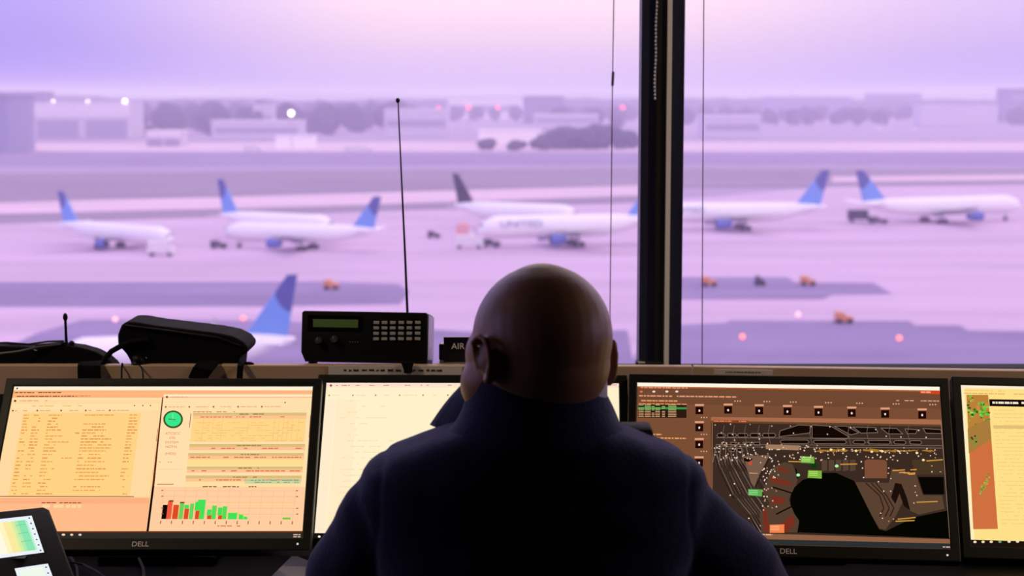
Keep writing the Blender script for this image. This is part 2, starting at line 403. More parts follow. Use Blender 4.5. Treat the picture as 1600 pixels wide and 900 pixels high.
m_bez = mat('bezel_plastic', rgb(5, 4, 5), .5, spec=.3)
m_logo = mat('logo_grey', rgb(225, 222, 220), .4)
m_led = mat('power_led', rgb(230, 230, 235), .4, emit=(1, 1, 1, 1), estr=.5)
def monitor(pose, corners, label, fill):
    cx, cy, cz, yaw, tilt, roll = pose
    M = Matrix.Translation((cx, cy, cz)) @ Matrix.Rotation(yaw, 4, 'Z') @ Matrix.Rotation(-tilt, 4, 'X') @ Matrix.Rotation(roll, 4, 'Y')
    Wd, Hd = .51, .287; bz, bb = .0155, .022
    basec = Vector((cx, cy+.10, .72))
    t_ = thing('monitor', label, 'monitor', basec)
    # frame around the screen + back shell
    b = MB()
    b.box((0, .009, Hd/2+bz/2), (Wd+2*bz, .024, bz), M, .002)
    b.box((0, .009, -Hd/2-bb/2), (Wd+2*bz, .024, bb), M, .002)
    for s_ in (-1, 1): b.box((s_*(Wd/2+bz/2), .009, 0), (bz, .024, Hd+.01), M, .002)
    b.build('bezel', m_bez, t_, basec)
    b = MB(); b.box((0, .023, -.003), (Wd+.026, .022, Hd+.03), M, .008); b.box((0, .042, -.01), (Wd*.6, .03, Hd*.6), M, .012)
    b.build('back_shell', m_bez, t_, basec)
    s = Screen(corners, Wd, Hd, M); fill(s); s.build('screen', t_, basec)
    text_obj('maker_logo', 'DELL', .0125, M @ Matrix.Translation((-.004, -.0038, -Hd/2-bb*.52)) @ STAND, m_logo, t_, basec, .0002)
    MB().box((Wd/2-.006, -.0036, -Hd/2-bb*.5), (.003, .001, .003), M).build('power_light', m_led, t_, basec)
    # stand
    at = M @ Vector((0, .05, -.01))
    b = MB(); b.box((cx, (at.y+basec.y)/2+.02, (at.z+.735)/2), (.05, .03, at.z-.735), None, .006); b.build('neck', m_bez, t_, basec)
    b = MB(); b.box((cx, basec.y-.03, .728), (.2, .15, .014), None, .005); b.build('foot', m_bez, t_, basec)
    return t_

def fill1(s):
    rn = random.Random(11)
    s.face([(0, 0), (0, 1), (1, 1), (1, 0)], (255, 205, 152), 0)
    s.r(20, 491, 602, 609, (255, 240, 214)); s.r(20, 491, 609, 621, (255, 180, 122)); s.r(20, 491, 614, 615, (250, 196, 140), 2)
    s.words(22, 102, 612, 1.6, (120, 50, 25), fill=.95, rnd=rn); s.words(25, 120, 618, 1.6, (130, 55, 25), fill=.95, rnd=rn); s.words(120, 142, 618, 1.2, (200, 120, 80), rnd=rn)
    s.r(24.5, 27, 605, 607.5, (60, 30, 20), 2)
    # left window
    s.r(17, 255, 621, 777, (255, 218, 160)); s.r(17, 255, 621, 624, (255, 226, 180), 2)
    s.r(36, 222, 645, 776, (255, 211, 132), 2)
    s.r(18, 255, 631, 641, (255, 224, 166), 2)
    s.dot(22.5, 626, 2, (150, 60, 30)); s.words(30, 75, 625, 1.5, (235, 165, 110), 3, rnd=rn); s.words(44, 130, 633.5, 1.2, (235, 175, 120), 3, rnd=rn)
    for x in (19, 58, 96, 135, 173): s.dot(x, 641.5, 1.5, (150, 80, 45)); s.words(x+4, x+30, 641, 1.2, (225, 160, 105), 3, rnd=rn)
    for x in (212, 225, 237): s.dot(x, 634, 1.2, (170, 90, 60))
    y = 648
    while y < 773:
        sx = -(y-645)*.155
        for (a, b_, f) in ((37, 47, 1), (53, 67, 1), (77, 95 if rn.random() < .7 else 110, 1), (98, 130, .12), (134, 188, .85), (205, 220, .9)):
            if rn.random() < f: s.words(a+sx, a+sx+(b_-a)*rn.uniform(.5, 1), y, 1.7, (238, 160, 84) if rn.random() < .6 else (226, 140, 72), 3, fill=.85, rnd=rn)
        y += 4.7 if y < 700 else 5.6
    s.line([(0, 776.5), (211, 776.5)], 1.2, (150, 70, 35), 3)
    s.r(-4, 236, 779, 788, (252, 178, 128)); s.r(-6, 236, 788, 831, (255, 188, 138))
    for a, b_ in ((68, 80), (86, 101), (105, 112), (114, 121), (123, 129)): s.r(a, b_, 789, 794, (255, 214, 160), 2)
    s.words(66, 130, 785.5, 1.6, (175, 80, 50), 3, rnd=rn)
    s.line([(249, 670), (246, 690)], 1, (190, 110, 70), 3)
    # divider
    s.poly([(255.5, 621), (257.2, 621), (243, 760), (239.5, 760)], (90, 35, 18), 3); s.poly([(239.5, 760), (243, 760), (234, 831), (230.5, 831)], (18, 8, 4), 3)
    # right window
    s.r(258, 489, 616.5, 761, (255, 224, 172)); s.r(258, 489, 616.5, 620, (255, 234, 196), 2)
    s.dot(263, 620.6, 1.9, (110, 50, 25)); s.words(269, 295, 620, 1.4, (225, 160, 120), 3, rnd=rn)
    for x in (261, 298, 336, 374, 411): s.dot(x, 636.2, 1.5, (150, 85, 50)); s.words(x+4, x+30, 635.6, 1.2, (230, 170, 120), 3, rnd=rn)
    s.dot(447, 630, 1.2, (140, 80, 50))
    s.dot(272.5, 655.8, 15.4, (70, 60, 25), 3, 14, 28); s.dot(272.5, 655.8, 13.6, (50, 120, 60), 4, 12.2, 28); s.dot(272.5, 655.8, 12.4, (60, 232, 140), 5, 11.2, 28)
    s.line([(265, 655.5), (273, 656), (276, 657)], 1.2, (60, 90, 60), 6); s.line([(272.5, 656), (272, 647)], .8, (160, 240, 180), 6)
    for i, tx in enumerate(('ATCSCC', 'OIS', 'SYSTEM', 'NOTN', '(HIDE)')):
        s.text(tx, 272-i*.9, (678, 685, 692, 699, 709.5)[i], 4.0, (236, 105, 84), 3)
    s.words(250, 271, 722, 1.1, (225, 140, 100), 3, rnd=rn); s.line([(248, 734), (286, 734)], .5, (240, 190, 140)); s.line([(247, 757), (273, 757)], 1.3, (205, 105, 70), 3)
    def tb(x0, x1, y, rows, hdr=True, col=(255, 214, 136)):
        s.r(x0, x1, y, y+4, (222, 192, 122), 2); s.words((x0+x1)/2-16, (x0+x1)/2+22, y+1.2, 1.4, (140, 120, 60), 4, rnd=rn)
        s.r(x0, x1, y+4, y+9, (255, 196, 146), 2); s.words(x0+3, x1-4, y+5.5, 1.6, (225, 110, 80), 4, fill=.6, rnd=rn)
        if rows: s.r(x0-1, x1-1, y+9, y+9+rows, col, 2)
        s.line([(x0, y), (x1, y)], .5, (200, 160, 110), 3)
    s.words(304, 370, 643.4, 1.4, (225, 130, 90), 3, rnd=rn)
    tb(304, 480, 646, 36); 
    for yy in range(661, 690, 4): s.words(306, 478-(yy-645)*.1, yy, .9, (240, 185, 110), 3, fill=.5, rnd=rn)
    for xx in (320, 336, 350, 390, 431, 438, 445, 452, 459, 468): s.line([(xx, 656), (xx-4, 690)], .5, (238, 184, 118), 3)
    tb(298, 477, 695, 0); tb(296, 475, 709, 10, col=(255, 222, 146)); tb(294, 473, 730, 0); tb(292, 471, 744, 8, col=(255, 224, 160))
    s.r(384, 470, 748.5, 756, (204, 212, 160), 4); s.words(388, 466, 750, 1.3, (110, 160, 130), 5, rnd=rn); s.words(388, 466, 753.4, 1.3, (110, 160, 130), 5, rnd=rn)
    s.line([(486, 650), (483, 684)], 1, (190, 120, 80), 3); s.line([(300.5, 646), (298, 669)], 1.1, (170, 90, 60), 3)
    # chart
    s.r(240, 480, 761, 829, (255, 206, 160), 2); s.words(318, 402, 760, 1.6, (120, 50, 30), 4, rnd=rn)
    for y in (767, 776, 785, 794, 803): s.line([(254-(y-767)*.1, y), (465-(y-767)*.1, y)], .5, (246, 180, 134), 3)
    for k in range(13): s.line([(258+k*17, 765), (253+k*16.9, 811)], .5, (246, 180, 134), 3); s.line([(253+k*16.9, 813.5), (252.4+k*16.9, 818.5)], 1.5, (176, 84, 58), 3)
    s.line([(257, 787.5), (455, 787.5)], .9, (255, 224, 130), 3); s.words(333, 376, 820.5, 1.5, (214, 100, 70), 3, rnd=rn)
    for y in (767, 776, 794, 803): s.words(254, 257, y-1, 1.6, (190, 90, 60), 4, fill=1, rnd=rn); s.words(462, 465, y-1, 1.6, (190, 90, 60), 4, fill=1, rnd=rn)
    gr, rd = (66, 226, 84), (226, 74, 34)
    for a, b_, ty, c in ((256.5, 264, 789, (18, 8, 4)), (264.5, 272, 783, (240, 88, 58)), (273, 281.5, 789, rd), (283, 289.5, 786, (112, 210, 84)), (290, 297, 795, rd), (299, 305, 787, (104, 214, 90)),
                         (307, 315, 798, rd), (315, 323, 781, gr), (325, 332, 805, rd), (333, 340, 790, (90, 220, 84)), (342, 349, 805, rd), (349.5, 356, 791, (84, 220, 84)), (357, 371, 801, gr), (374, 381, 803, gr), (381, 387, 807, gr), (441, 453, 808, (120, 200, 60))):
        s.r(a, b_, ty, 811, c, 4)
    for a, b_, y0, y1 in ((290, 297, 789, 795), (307, 315, 784, 798), (311, 322, 781, 790), (325, 332, 796, 805), (342, 349, 793, 805)): s.r(a, b_, y0, y1, gr, 5)
    for a, y in ((266, 782), (283, 784.5)): s.r(a, a+7, y, y+2, (110, 60, 20), 5)
    s.line([(360, 796), (388, 808)], .8, (220, 226, 70), 5)
    for x in (357.5, 371.5): s.line([(x, 800), (x-1, 811)], .8, (150, 235, 90), 6)
    # taskbar
    s.face([(0, .953), (0, 1), (1, 1), (1, .953)], (46, 44, 38), 3); s.face([(0, .953), (0, .963), (1, .963), (1, .953)], (96, 44, 18), 4)
    for x in (101, 114, 127): s.dot(x, 836, 2.6 if x > 101 else 3, (235, 205, 180), 6, 1.8)
    s.words(457, 468, 833.5, 1.5, (225, 190, 170), 6, fill=1, rnd=rn); s.words(457, 468, 836.7, 1.5, (225, 190, 170), 6, fill=1, rnd=rn)
def fill2(s):
    rn = random.Random(5)
    s.face([(0, 0), (0, 1), (1, 1), (1, 0)], (255, 241, 202), 0)
    s.r(507, 970, 598, 605, (255, 226, 206)); s.r(507, 970, 597, 598.8, (255, 240, 226), 2); s.dot(515, 602.3, 2, (150, 70, 40))
    for a, b_ in ((523, 526), (532, 562), (566, 585), (592, 596), (598, 612), (622, 642), (657, 670), (688, 706), (900, 930), (945, 966)): s.words(a, b_, 601.6, 1.4, (214, 140, 120), 3, rnd=rn)
    for x in (512.5, 550, 586, 624, 661, 700): s.dot(x, 618, 1.4, (205, 130, 100)); s.words(x+5, x+28, 617.4, 1, (244, 208, 172), 3, rnd=rn)
    s.r(505, 522, 625, 836, (255, 236, 205)); s.r(524, 556, 625, 836, (255, 236, 196))
    for y in range(626, 832, 9): s.words(527+rn.uniform(0, 30), 560+rn.uniform(0, 60), y, 1.1, (250, 216, 176), 3, fill=.6, rnd=rn)
    s.face([(0, .968), (0, 1), (1, 1), (1, .968)], (24, 18, 14), 3); s.dot(500, 838.5, 2.2, (245, 240, 225), 5, 1.8)
def fill3(s):
    rn = random.Random(21)
    D = lambda x, y: (980+x/3.077, 580+y/3.077)
    A = lambda x, y: (1100+x/8, 640+y/8)
    B = lambda x, y: (1280+x/7.62, 640+y/7.62)
    K = lambda x, y: (1130+x/4.444, 740+y/4.444)
    br = (122, 78, 52); s.face([(0, 0), (0, 1), (1, 1), (1, 0)], br, 0)
    s.face([(0, 0), (0, .024), (1, .024), (1, 0)], (255, 246, 226), 2); s.face([(0, .024), (0, .034), (1, .034), (1, .024)], (170, 84, 34), 2)
    s.face([(0, .034), (0, .14), (1, .14), (1, .034)], (112, 72, 50), 1)
    o1 = (230, 140, 98)
    s.words(*[D(60, 0)[0], D(290, 0)[0]], D(0, 73)[1], 2.2, o1, 3, .017, 1, rn)
    for x in (62, 124, 188, 237): s.dot(*D(x, 97), 2.6, (240, 215, 200) if x > 70 else (225, 110, 80), 3, 1.7)
    s.words(D(52, 0)[0], D(530, 0)[0], D(0, 114)[1], 2, (232, 160, 122), 3, .017, .97, rn)
    s.words(D(62, 0)[0], D(240, 0)[0], D(0, 137)[1], 2.4, (226, 146, 92), 3, .017, 1, rn)
    s.poly([D(1415, 98), D(1510, 101), D(1508, 116), D(1415, 112)], (214, 66, 30), 3); s.words(D(1418, 0)[0], D(1465, 0)[0], D(0, 102)[1], 2.2, (255, 170, 120), 4, .017, 1, rn)
    s.words(D(1300, 0)[0], D(1508, 0)[0], D(0, 143)[1], 1.5, (220, 160, 128), 3, .017, .8, rn)
    for x in (535, 677, 805, 975, 1125, 1300, 1475):
        for k in range(3): s.dot(*D(x-14+k*13, 145+(x-535)*.022), 1.2, (214, 168, 134), 3)
    # little table
    s.poly([D(48, 158), D(285, 160), D(285, 226), D(48, 224)], (44, 26, 16), 2)
    s.poly([D(48, 172), D(285, 174), D(285, 184), D(48, 182)], (50, 150, 74), 3)
    for k, (a, b_) in enumerate(((50, 75), (80, 110), (115, 128), (132, 155), (165, 180), (195, 235))):
        for y in range(160, 222, 8): s.poly([D(a, y), D(b_, y), D(b_, y+4.5), D(a, y+4.5)], (196, 150, 110) if y > 190 else (150, 170, 100), 4) if rn.random() < .85 else 0
    s.words(D(50, 0)[0], D(285, 0)[0], D(0, 153)[1], 1.8, o1, 4, .017, 1, rn)
    s.words(D(62, 0)[0], D(165, 0)[0], D(0, 301)[1], 2, (232, 165, 110), 3, .017, 1, rn); s.words(D(62, 0)[0], D(285, 0)[0], D(0, 318)[1], 2, (236, 160, 100), 3, .02, 1, rn)
    for y in (224, 306, 388):
        for k in range(3): s.dot(*D(358+k*13, y), 1.1, (214, 168, 134), 3)
    for x, y in ((347, 190), (487, 188), (638, 192), (775, 196), (925, 201), (1085, 205), (1245, 210), (1422, 215), (347, 273), (347, 355), (347, 443)):
        s.poly([D(x-21, y-31), D(x+23, y-31), D(x+23, y-22), D(x-21, y-22)], (226, 160, 126), 3)
        s.poly([D(x-18, y-18), D(x+20, y-18), D(x+20, y+18), D(x-18, y+18)], (34, 8, 4), 3); s.dot(*D(x+1, y+1), 1.5, (240, 225, 220), 4, 2)
    # map
    s.poly([D(405, 222), D(1512, 238), D(1512, 268), D(405, 240)], (168, 108, 76), 3)
    s.poly([D(405, 240), D(1512, 262), D(1514, 272), D(405, 250)], (98, 66, 40), 4)
    s.poly([D(405, 238), (1113, 835), D(1545, 804), D(1512, 268)], (58, 42, 33), 2)
    s.line([D(411, 225), D(411, 790)], 1.1, (170, 116, 84), 4)
    s.poly([D(414, 236), D(585, 240), D(585, 250), D(414, 246)], (140, 56, 26), 5); s.words(D(418, 0)[0], D(580, 0)[0], D(0, 239)[1], 1.6, (226, 130, 90), 6, .02, .9, rn)
    bk = (20, 8, 5); gy = (132, 112, 98)
    # infield panels between the runways, light outlines
    def pan(pts, cv=D, out=True):
        q = [cv(*p) for p in pts]; s.poly(q, bk, 3)
        if out: s.line(q+[q[0]], .9, gy, 4)
    pan([(740, 290), (830, 262), (885, 264), (885, 300), (735, 318)]); pan([(895, 262), (985, 268), (1070, 318), (1060, 330), (895, 326)])
    pan([(1000, 268), (1060, 268), (1120, 300), (1080, 310)]); pan([(1090, 272), (1200, 276), (1210, 300), (1130, 302)])
    pan([(1225, 278), (1300, 280), (1330, 306), (1260, 306)]); pan([(1340, 282), (1400, 286), (1390, 305), (1350, 305)]); pan([(1425, 280), (1512, 286), (1514, 305), (1440, 303)])
    for x, w_ in ((440, 36), (490, 40), (540, 46), (600, 46), (660, 60)):
        pan([(x, 302), (x+w_-8, 302), (x+w_, 312), (x+w_-8, 320), (x, 320), (x-6, 310)])
    for x, w_ in ((740, 140), (900, 160), (1090, 60), (1160, 110), (1285, 60), (1360, 60)):
        pan([(x+8, 330+x*.006), (x+w_-8, 330+x*.006), (x+w_, 340+x*.006), (x+w_-8, 348+x*.006), (x+8, 346+x*.006), (x, 338+x*.006)])
    for x, w_ in ((455, 26), (500, 30), (560, 34), (610, 30), (530, 28), (490, 26)):
        y = 345 if x in (455, 500, 560, 610) else 375
        pan([(x, y), (x+w_, y), (x+w_+4, y+14), (x+6, y+14)])
    for y0 in (322, 355, 366): s.line([D(430, y0), D(1515, y0+8)], .8, gy, 4)
    for x in (470, 520, 575, 640, 690, 890, 1075, 1165, 1270, 1360): s.line([D(x, 262), D(x-8, 300), D(x+6, 360)], .8, (110, 92, 80), 4)
    # diagonal taxiways lower left
    for k in range(13):
        x = 418+k*15; c = gy if k % 2 else (90, 74, 64)
        s.line([D(x, 400+k*3), D(x+14, 450), D(x+80+k*2, 590), D(x+165, 690), D(x+215, 775)], 1.5 if k % 3 else .9, c, 4)
        s.line([D(x+7, 420+k*3), D(x+24, 470), D(x+88+k*2, 600), D(x+172, 700), D(x+222, 775)], 1.7, bk, 4)
    for k in range(7): s.line([D(430+k*24, 360), D(415+k*30, 440)], .9, gy, 5)
    s.poly([D(562, 412), D(690, 406), D(640, 500), D(616, 560), D(600, 540)], (118, 90, 72), 5); s.poly([D(562, 420), D(610, 424), D(590, 440), D(566, 436)], (24, 10, 6), 6)
    s.poly([D(585, 438), D(606, 436), D(604, 456), D(588, 452)], (196, 82, 60), 6); s.line([D(592, 493), D(632, 494)], 1.2, (216, 166, 122), 6)
    s.line([D(690, 415), D(640, 520), D(620, 560)], 2.4, (50, 28, 18), 6)
    # terminals
    s.poly([D(700, 470), D(760, 440), D(800, 450), D(825, 520), D(815, 560), D(780, 620), D(828, 690), D(832, 775), D(650, 778), D(640, 690), D(690, 640), D(655, 580), D(680, 520)], (84, 62, 48), 5)
    for q in ([(725, 460), (790, 480), (775, 492), (730, 478)], [(690, 510), (790, 535), (795, 555), (700, 540)], [(700, 600), (765, 615), (760, 640), (700, 642)], [(745, 735), (800, 690), (812, 735), (775, 775), (745, 775)], [(655, 660), (675, 665), (690, 770), (665, 775)]):
        s.poly([D(*p) for p in q], (120, 46, 30), 6)
    for q in ([(705, 560), (800, 590)], [(720, 690), (800, 650)], [(815, 470), (825, 520)]): s.line([D(*p) for p in q], 2.2, (18, 8, 4), 6)
    # bay
    s.poly([D(*p) for p in ((788, 640), (790, 600), (810, 560), (850, 525), (900, 512), (940, 492), (1010, 492), (1060, 515), (1095, 530), (1130, 600), (1175, 690), (1212, 760), (1245, 768), (1300, 740), (1390, 700), (1538, 670), (1542, 802), (822, 775), (832, 720), (810, 690))], (5, 5, 2), 6)
    s.poly([D(*p) for p in ((1100, 536), (1260, 540), (1275, 470), (1390, 500), (1420, 598), (1512, 600), (1522, 662), (1400, 690), (1360, 672), (1330, 620), (1290, 700), (1240, 762), (1212, 755), (1175, 690))], (90, 66, 50), 7)
    s.poly([D(1270, 610), D(1290, 540), D(1320, 545), D(1345, 610), D(1360, 670), D(1330, 650), D(1310, 590), D(1290, 640)], (28, 14, 8), 8)
    for off in (0, 26, 48): s.line([D(1150+off, 540), D(1215+off*.7, 600), D(1235+off, 660), D(1215+off, 700)], 1.6, (46, 22, 14), 8)
    s.poly([D(1398, 512), D(1520, 512), D(1522, 594), D(1424, 594)], (8, 6, 3), 8)
    s.poly([D(1145, 434), D(1160, 428), D(1240, 430), D(1252, 440), D(1252, 518), D(1146, 518)], (124, 78, 54), 7)
    for k in range(5): s.poly([D(940+k*34, 430), D(966+k*34, 430), D(966+k*34, 480), D(940+k*34, 484)], (86, 66, 52), 5)
    s.poly([D(1370, 430), D(1515, 425), D(1522, 500), D(1380, 500)], (72, 54, 36), 5)
    # traffic
    s.poly([D(670, 355), D(835, 362), D(830, 384), D(672, 378)], (164, 124, 96), 6)
    for k in range(26): x = rn.uniform(905, 1480); s.poly([D(x, 380+rn.uniform(-6, 14)), D(x+rn.uniform(20, 60), 380+rn.uniform(0, 5)), D(x+40, 388+rn.uniform(0, 8)), D(x, 388)], (168, 118, 44), 7)
    for k in range(8): x = rn.uniform(1270, 1370); y = rn.uniform(470, 500); s.poly([D(x, y), D(x+30, y-2), D(x+30, y+4), D(x, y+5)], (214, 150, 70), 9)
    for a, b_ in (((1390, 632), (1490, 628)), ((1300, 712), (1385, 704)), ((1290, 722), (1380, 718)), ((780, 438), (860, 440)), ((1030, 452), (1110, 450)), ((1440, 436), (1518, 430))): s.line([D(*a), D(*b_)], 1.7, (206, 152, 62), 9)
    for q, c in (([(840, 412), (905, 416), (905, 448), (840, 444)], (120, 176, 70)), ([(875, 480), (940, 482), (940, 520), (872, 516)], (126, 178, 60)), ([(586, 570), (655, 572), (652, 606), (586, 600)], (92, 170, 84)), ([(690, 740), (760, 738), (760, 778), (690, 778)], (246, 130, 78))):
        s.poly([D(*p) for p in q], c, 10)
        y0 = q[0][1]; [s.line([D(q[0][0]+4, y0+k), D(q[0][0]+46, y0+k)], 1.1, tuple(min(255, v+60) for v in c), 11) for k in (8, 16, 24)]
    s.poly([D(885, 445), D(915, 445), D(918, 470), D(890, 470)], (10, 60, 20), 9)
    for x, y in ((827, 503), (1012, 460)): s.dot(*D(x, y), 3, (170, 245, 160), 11, 2.4)
    pts = [(425, 262), (500, 258), (595, 260), (700, 268), (790, 268), (890, 270), (980, 272), (805, 302), (968, 308), (1080, 276), (1200, 286), (1250, 318), (1320, 322), (1405, 290), (1440, 324), (455, 300), (510, 308), (640, 305), (640, 330), (520, 335), (465, 345), (540, 350)]
    pts += [(rn.uniform(420, 700), rn.uniform(345, 440)) for _ in range(52)] + [(rn.gauss(690, 22), rn.uniform(400, 660)) for _ in range(44)]
    pts += [(rn.uniform(700, 920), rn.uniform(355, 430)) for _ in range(34)] + [(rn.uniform(900, 1500), rn.uniform(372, 435)) for _ in range(52)]
    pts += [(1130, 440), (1135, 470), (1140, 515), (1260, 470), (1258, 495), (1270, 520), (1210, 535), (1235, 580), (1268, 580), (1385, 555), (1385, 585), (1392, 600), (1378, 636), (1220, 684), (1228, 708), (1258, 722), (1280, 712), (1465, 460), (1465, 488), (1505, 488)]
    pts += [(480, 690), (590, 710), (520, 545), (660, 670), (620, 765), (645, 745), (500, 600)]
    for x, y in pts: s.dot(*D(x, y), rn.uniform(.9, 1.5), (236, 208, 190) if rn.random() < .7 else (206, 158, 120), 12, rn.uniform(.9, 1.4), 6)
    for x, y in ((985, 382), (1045, 380), (1105, 388), (1180, 392), (1230, 390), (1395, 398), (1425, 432)): s.dot(*D(x, y), 2.3, (255, 226, 160), 13, 2, 6)
    # lower bars
    s.poly([(1113, 832), D(1545, 806), D(1546, 834), (1113, 843.5)], (142, 96, 68), 14); s.face([(0, .968), (0, 1), (1, 1), (1, .968)], (44, 48, 48), 15)
    s.words(D(640, 0)[0], D(705, 0)[0], D(0, 784)[1], 1.8, (236, 180, 140), 16, .02, 1, rn)
    s.words(1471, 1482, 853, 1.7, (228, 190, 176), 17, .02, 1, rn)
    s.line([D(1512, 250), D(1545, 800)], 1.1, (150, 124, 106), 16)
def fill4(s):
    rn = random.Random(9)
    s.face([(0, 0), (0, 1), (1, 1), (1, 0)], (255, 224, 138), 0)
    s.face([(0, 0), (0, .018), (1, .018), (1, 0)], (255, 238, 206), 1); s.face([(0, .018), (0, 1), (.012, 1), (.012, .018)], (255, 238, 190), 1)
    s.words(1505, 1570, 609, 1.2, (240, 190, 120), 2, .03, .6, rn); s.words(1505, 1600, 613.5, 1.4, (225, 165, 90), 2, .03, .6, rn)
    s.poly([(1509, 617), (1543.5, 617.5), (1558, 831), (1520, 831)], (188, 128, 56), 2)
    s.poly([(1514, 695), (1547, 672), (1558, 831), (1520, 831)], (208, 112, 62), 3)
    s.poly([(1511, 672), (1546, 655), (1548, 690), (1513, 712)], (170, 124, 60), 4)
    for _ in range(60): x, y = rn.uniform(1510, 1543), rn.gauss(642, 10); s.dot(x+(y-620)*.06, max(620, y), rn.uniform(1, 3.2), rn.choice(((70, 214, 60), (40, 150, 50), (110, 240, 90), (30, 90, 30), (200, 150, 60))), 5, rn.uniform(1, 3), 6)
    for _ in range(10): s.dot(rn.uniform(1515, 1525), rn.uniform(684, 697), 1.8, rn.choice(((60, 170, 60), (40, 60, 20))), 5, 1.6, 6)
    for _ in range(26): k = rn.random(); s.dot(1531+k*14+rn.uniform(-3, 3), 776-k*32+rn.uniform(-3, 3), 1.6, rn.choice(((150, 170, 60), (70, 150, 60), (200, 170, 80))), 5, 1.5, 6)
    s.poly([(1545, 624.5), (1990, 638), (1990, 650), (1545.5, 636)], (20, 8, 4), 4); s.words(1550, 1592, 628.5, 3.4, (250, 235, 215), 5, .03, 1, rn); s.words(1596, 1660, 629.5, 3.4, (250, 235, 215), 5, .03, 1, rn)
    for y in range(642, 828, 6): s.words(1552+(y-640)*.06, 1552+rn.uniform(60, 380), y, 1, (244, 198, 110), 3, .02, .8, rn)
    s.poly([(1551, 667), (1800, 674), (1800, 679), (1551.5, 672)], (226, 190, 120), 4)
    s.face([(0, .962), (0, 1), (1, 1), (1, .962)], (30, 18, 12), 6)
    for x in (1522.5, 1535, 1547.5, 1561, 1575, 1588): s.dot(x, 850.8, 2.6, (240, 220, 190) if x != 1561 else (110, 160, 120), 8, 2)
monitor((-.596, 2.72, .897, R_(.9), R_(41.1), R_(.2)), [(21, 603), (490, 605), (470, 840), (-22, 843)], 'leftmost monitor, two browser windows, a green clock and a bar chart', fill1)
monitor((-.072, 2.779, .886, R_(-2.3), R_(35.6), R_(-.3)), [(508, 598), (969, 600), (968, 843), (492, 841)], 'monitor with a nearly blank cream page, mostly hidden behind the seated man', fill2)
monitor((.462, 2.726, .891, R_(-6.3), R_(34.1), R_(-.3)), [(994, 597), (1470, 606), (1483, 857), (991, 847)], 'monitor showing a dark brown airport map with taxiways and a black bay', fill3)
monitor((1.031, 2.775, .872, R_(-4.0), R_(30), R_(.6)), [(1500, 601), (1978, 617), (1998, 876), (1517, 857)], 'rightmost monitor cut by the frame, yellow page beside a green radar picture', fill4)

# ------------------------------------------------------------------ things on the ledge
m_rad = mat('radio_black', rgb(13, 13, 14), .45, bump=.1, noise_scale=300, spec=.25)
m_rad_side = mat('radio_side', rgb(70, 66, 76), .3)
m_lcd = mat('lcd_green', rgb(60, 70, 38), .3, emit=rgb(70, 84, 40), estr=.3)
m_btn = mat('button_grey', rgb(175, 175, 172), .5)
SY = 3.085
sa, sb = W(470, 489, SY), W(668, 485.5, SY)
Wd = sb.x-sa.x; cx = (sa.x+sb.x)/2; zt = (sa.z+sb.z)/2; zb = W(570, 566, SY).z; Hh = zt-zb
SHZ = LZ-.031
rt = thing('radio_scanner', 'black desktop radio scanner with green display, keypad and tall whip antenna', 'radio', (cx, SY+.09, SHZ))
L = rt.location.copy()
M = Matrix.Translation((cx, SY, (zt+zb)/2)) @ Matrix.Rotation(R_(1), 4, 'Y') @ Matrix.Rotation(R_(-9.5), 4, 'X') @ Matrix.Rotation(R_(-1.5), 4, 'Z')
b = MB(); hw, hh = Wd/2, Hh/2
b.prism([(-hw, hh-.003), (-hw+.004, hh), (hw-.004, hh), (hw, hh-.004), (hw, -hh), (-hw+.008, -hh), (-hw, -hh+.018)], 0, .15, M, .0025)
b.build('case', m_rad, rt, L, smooth=True)
b = MB(); b.box((hw+.0006, .076, .001), (.0016, .146, Hh-.012), M, .0005); b.build('side_plate', mat('side_metal', rgb(190, 186, 200), .35, .3), rt, L)
def onf(px, py): # point on the radio's front, from picture position
    return ((px-569.5)/F*SY*1.0, ((zt+zb)/2 - W(0, py, SY).z))
def fb(mb, x0, x1, y0, y1, d=.003, bev=.0008):
    a = onf(x0, y0); c = onf(x1, y1); mb.box(((a[0]+c[0])/2, -d/2, -(a[1]+c[1])/2), (abs(c[0]-a[0]), d, abs(c[1]-a[1])), M, bev)
b = MB(); fb(b, 479, 565, 494, 518, .0015); b.build('display_surround', mat('glossy_black', rgb(14, 14, 14), .15), rt, L)
b = MB(); fb(b, 488, 559, 500, 512.5, .0024); b.build('display', m_lcd, rt, L)
for r_ in range(4):
    for c_ in range(6):
        b = MB(); x = 588+c_*13.1; y = 504+r_*8.4-c_*.25; fb(b, x-4.4, x+4.4, y-2.4, y+2.4, .0034, .001); b.build('button', m_btn, rt, L)
for px, py in ((497, 533), (522, 531)):
    a = onf(px, py); b = MB(); p0 = M @ Vector((a[0], 0, -a[1])); p1 = M @ Vector((a[0], -.012, -a[1])); b.cyl(p0, p1, .0068, .006, 20); kb = b.build('knob', mat('knob_grey', rgb(66, 66, 68), .35), rt, L, smooth=True)
    b = MB(); p2 = M @ Vector((a[0]-.001, -.0128, -a[1]+.003)); b.box(p2, (.0012, .001, .005)); b.build('pointer', m_btn, kb, None) .location = (0, 0, 0)
    kb.children[0].data.transform(Matrix.Translation(-L))
text_obj('printed_label', 'SCANNER' if False else '- - - -', .008, M @ Matrix.Translation((onf(553, 534)[0], -.0012, -onf(553, 534)[1])) @ STAND, m_btn, rt, L)
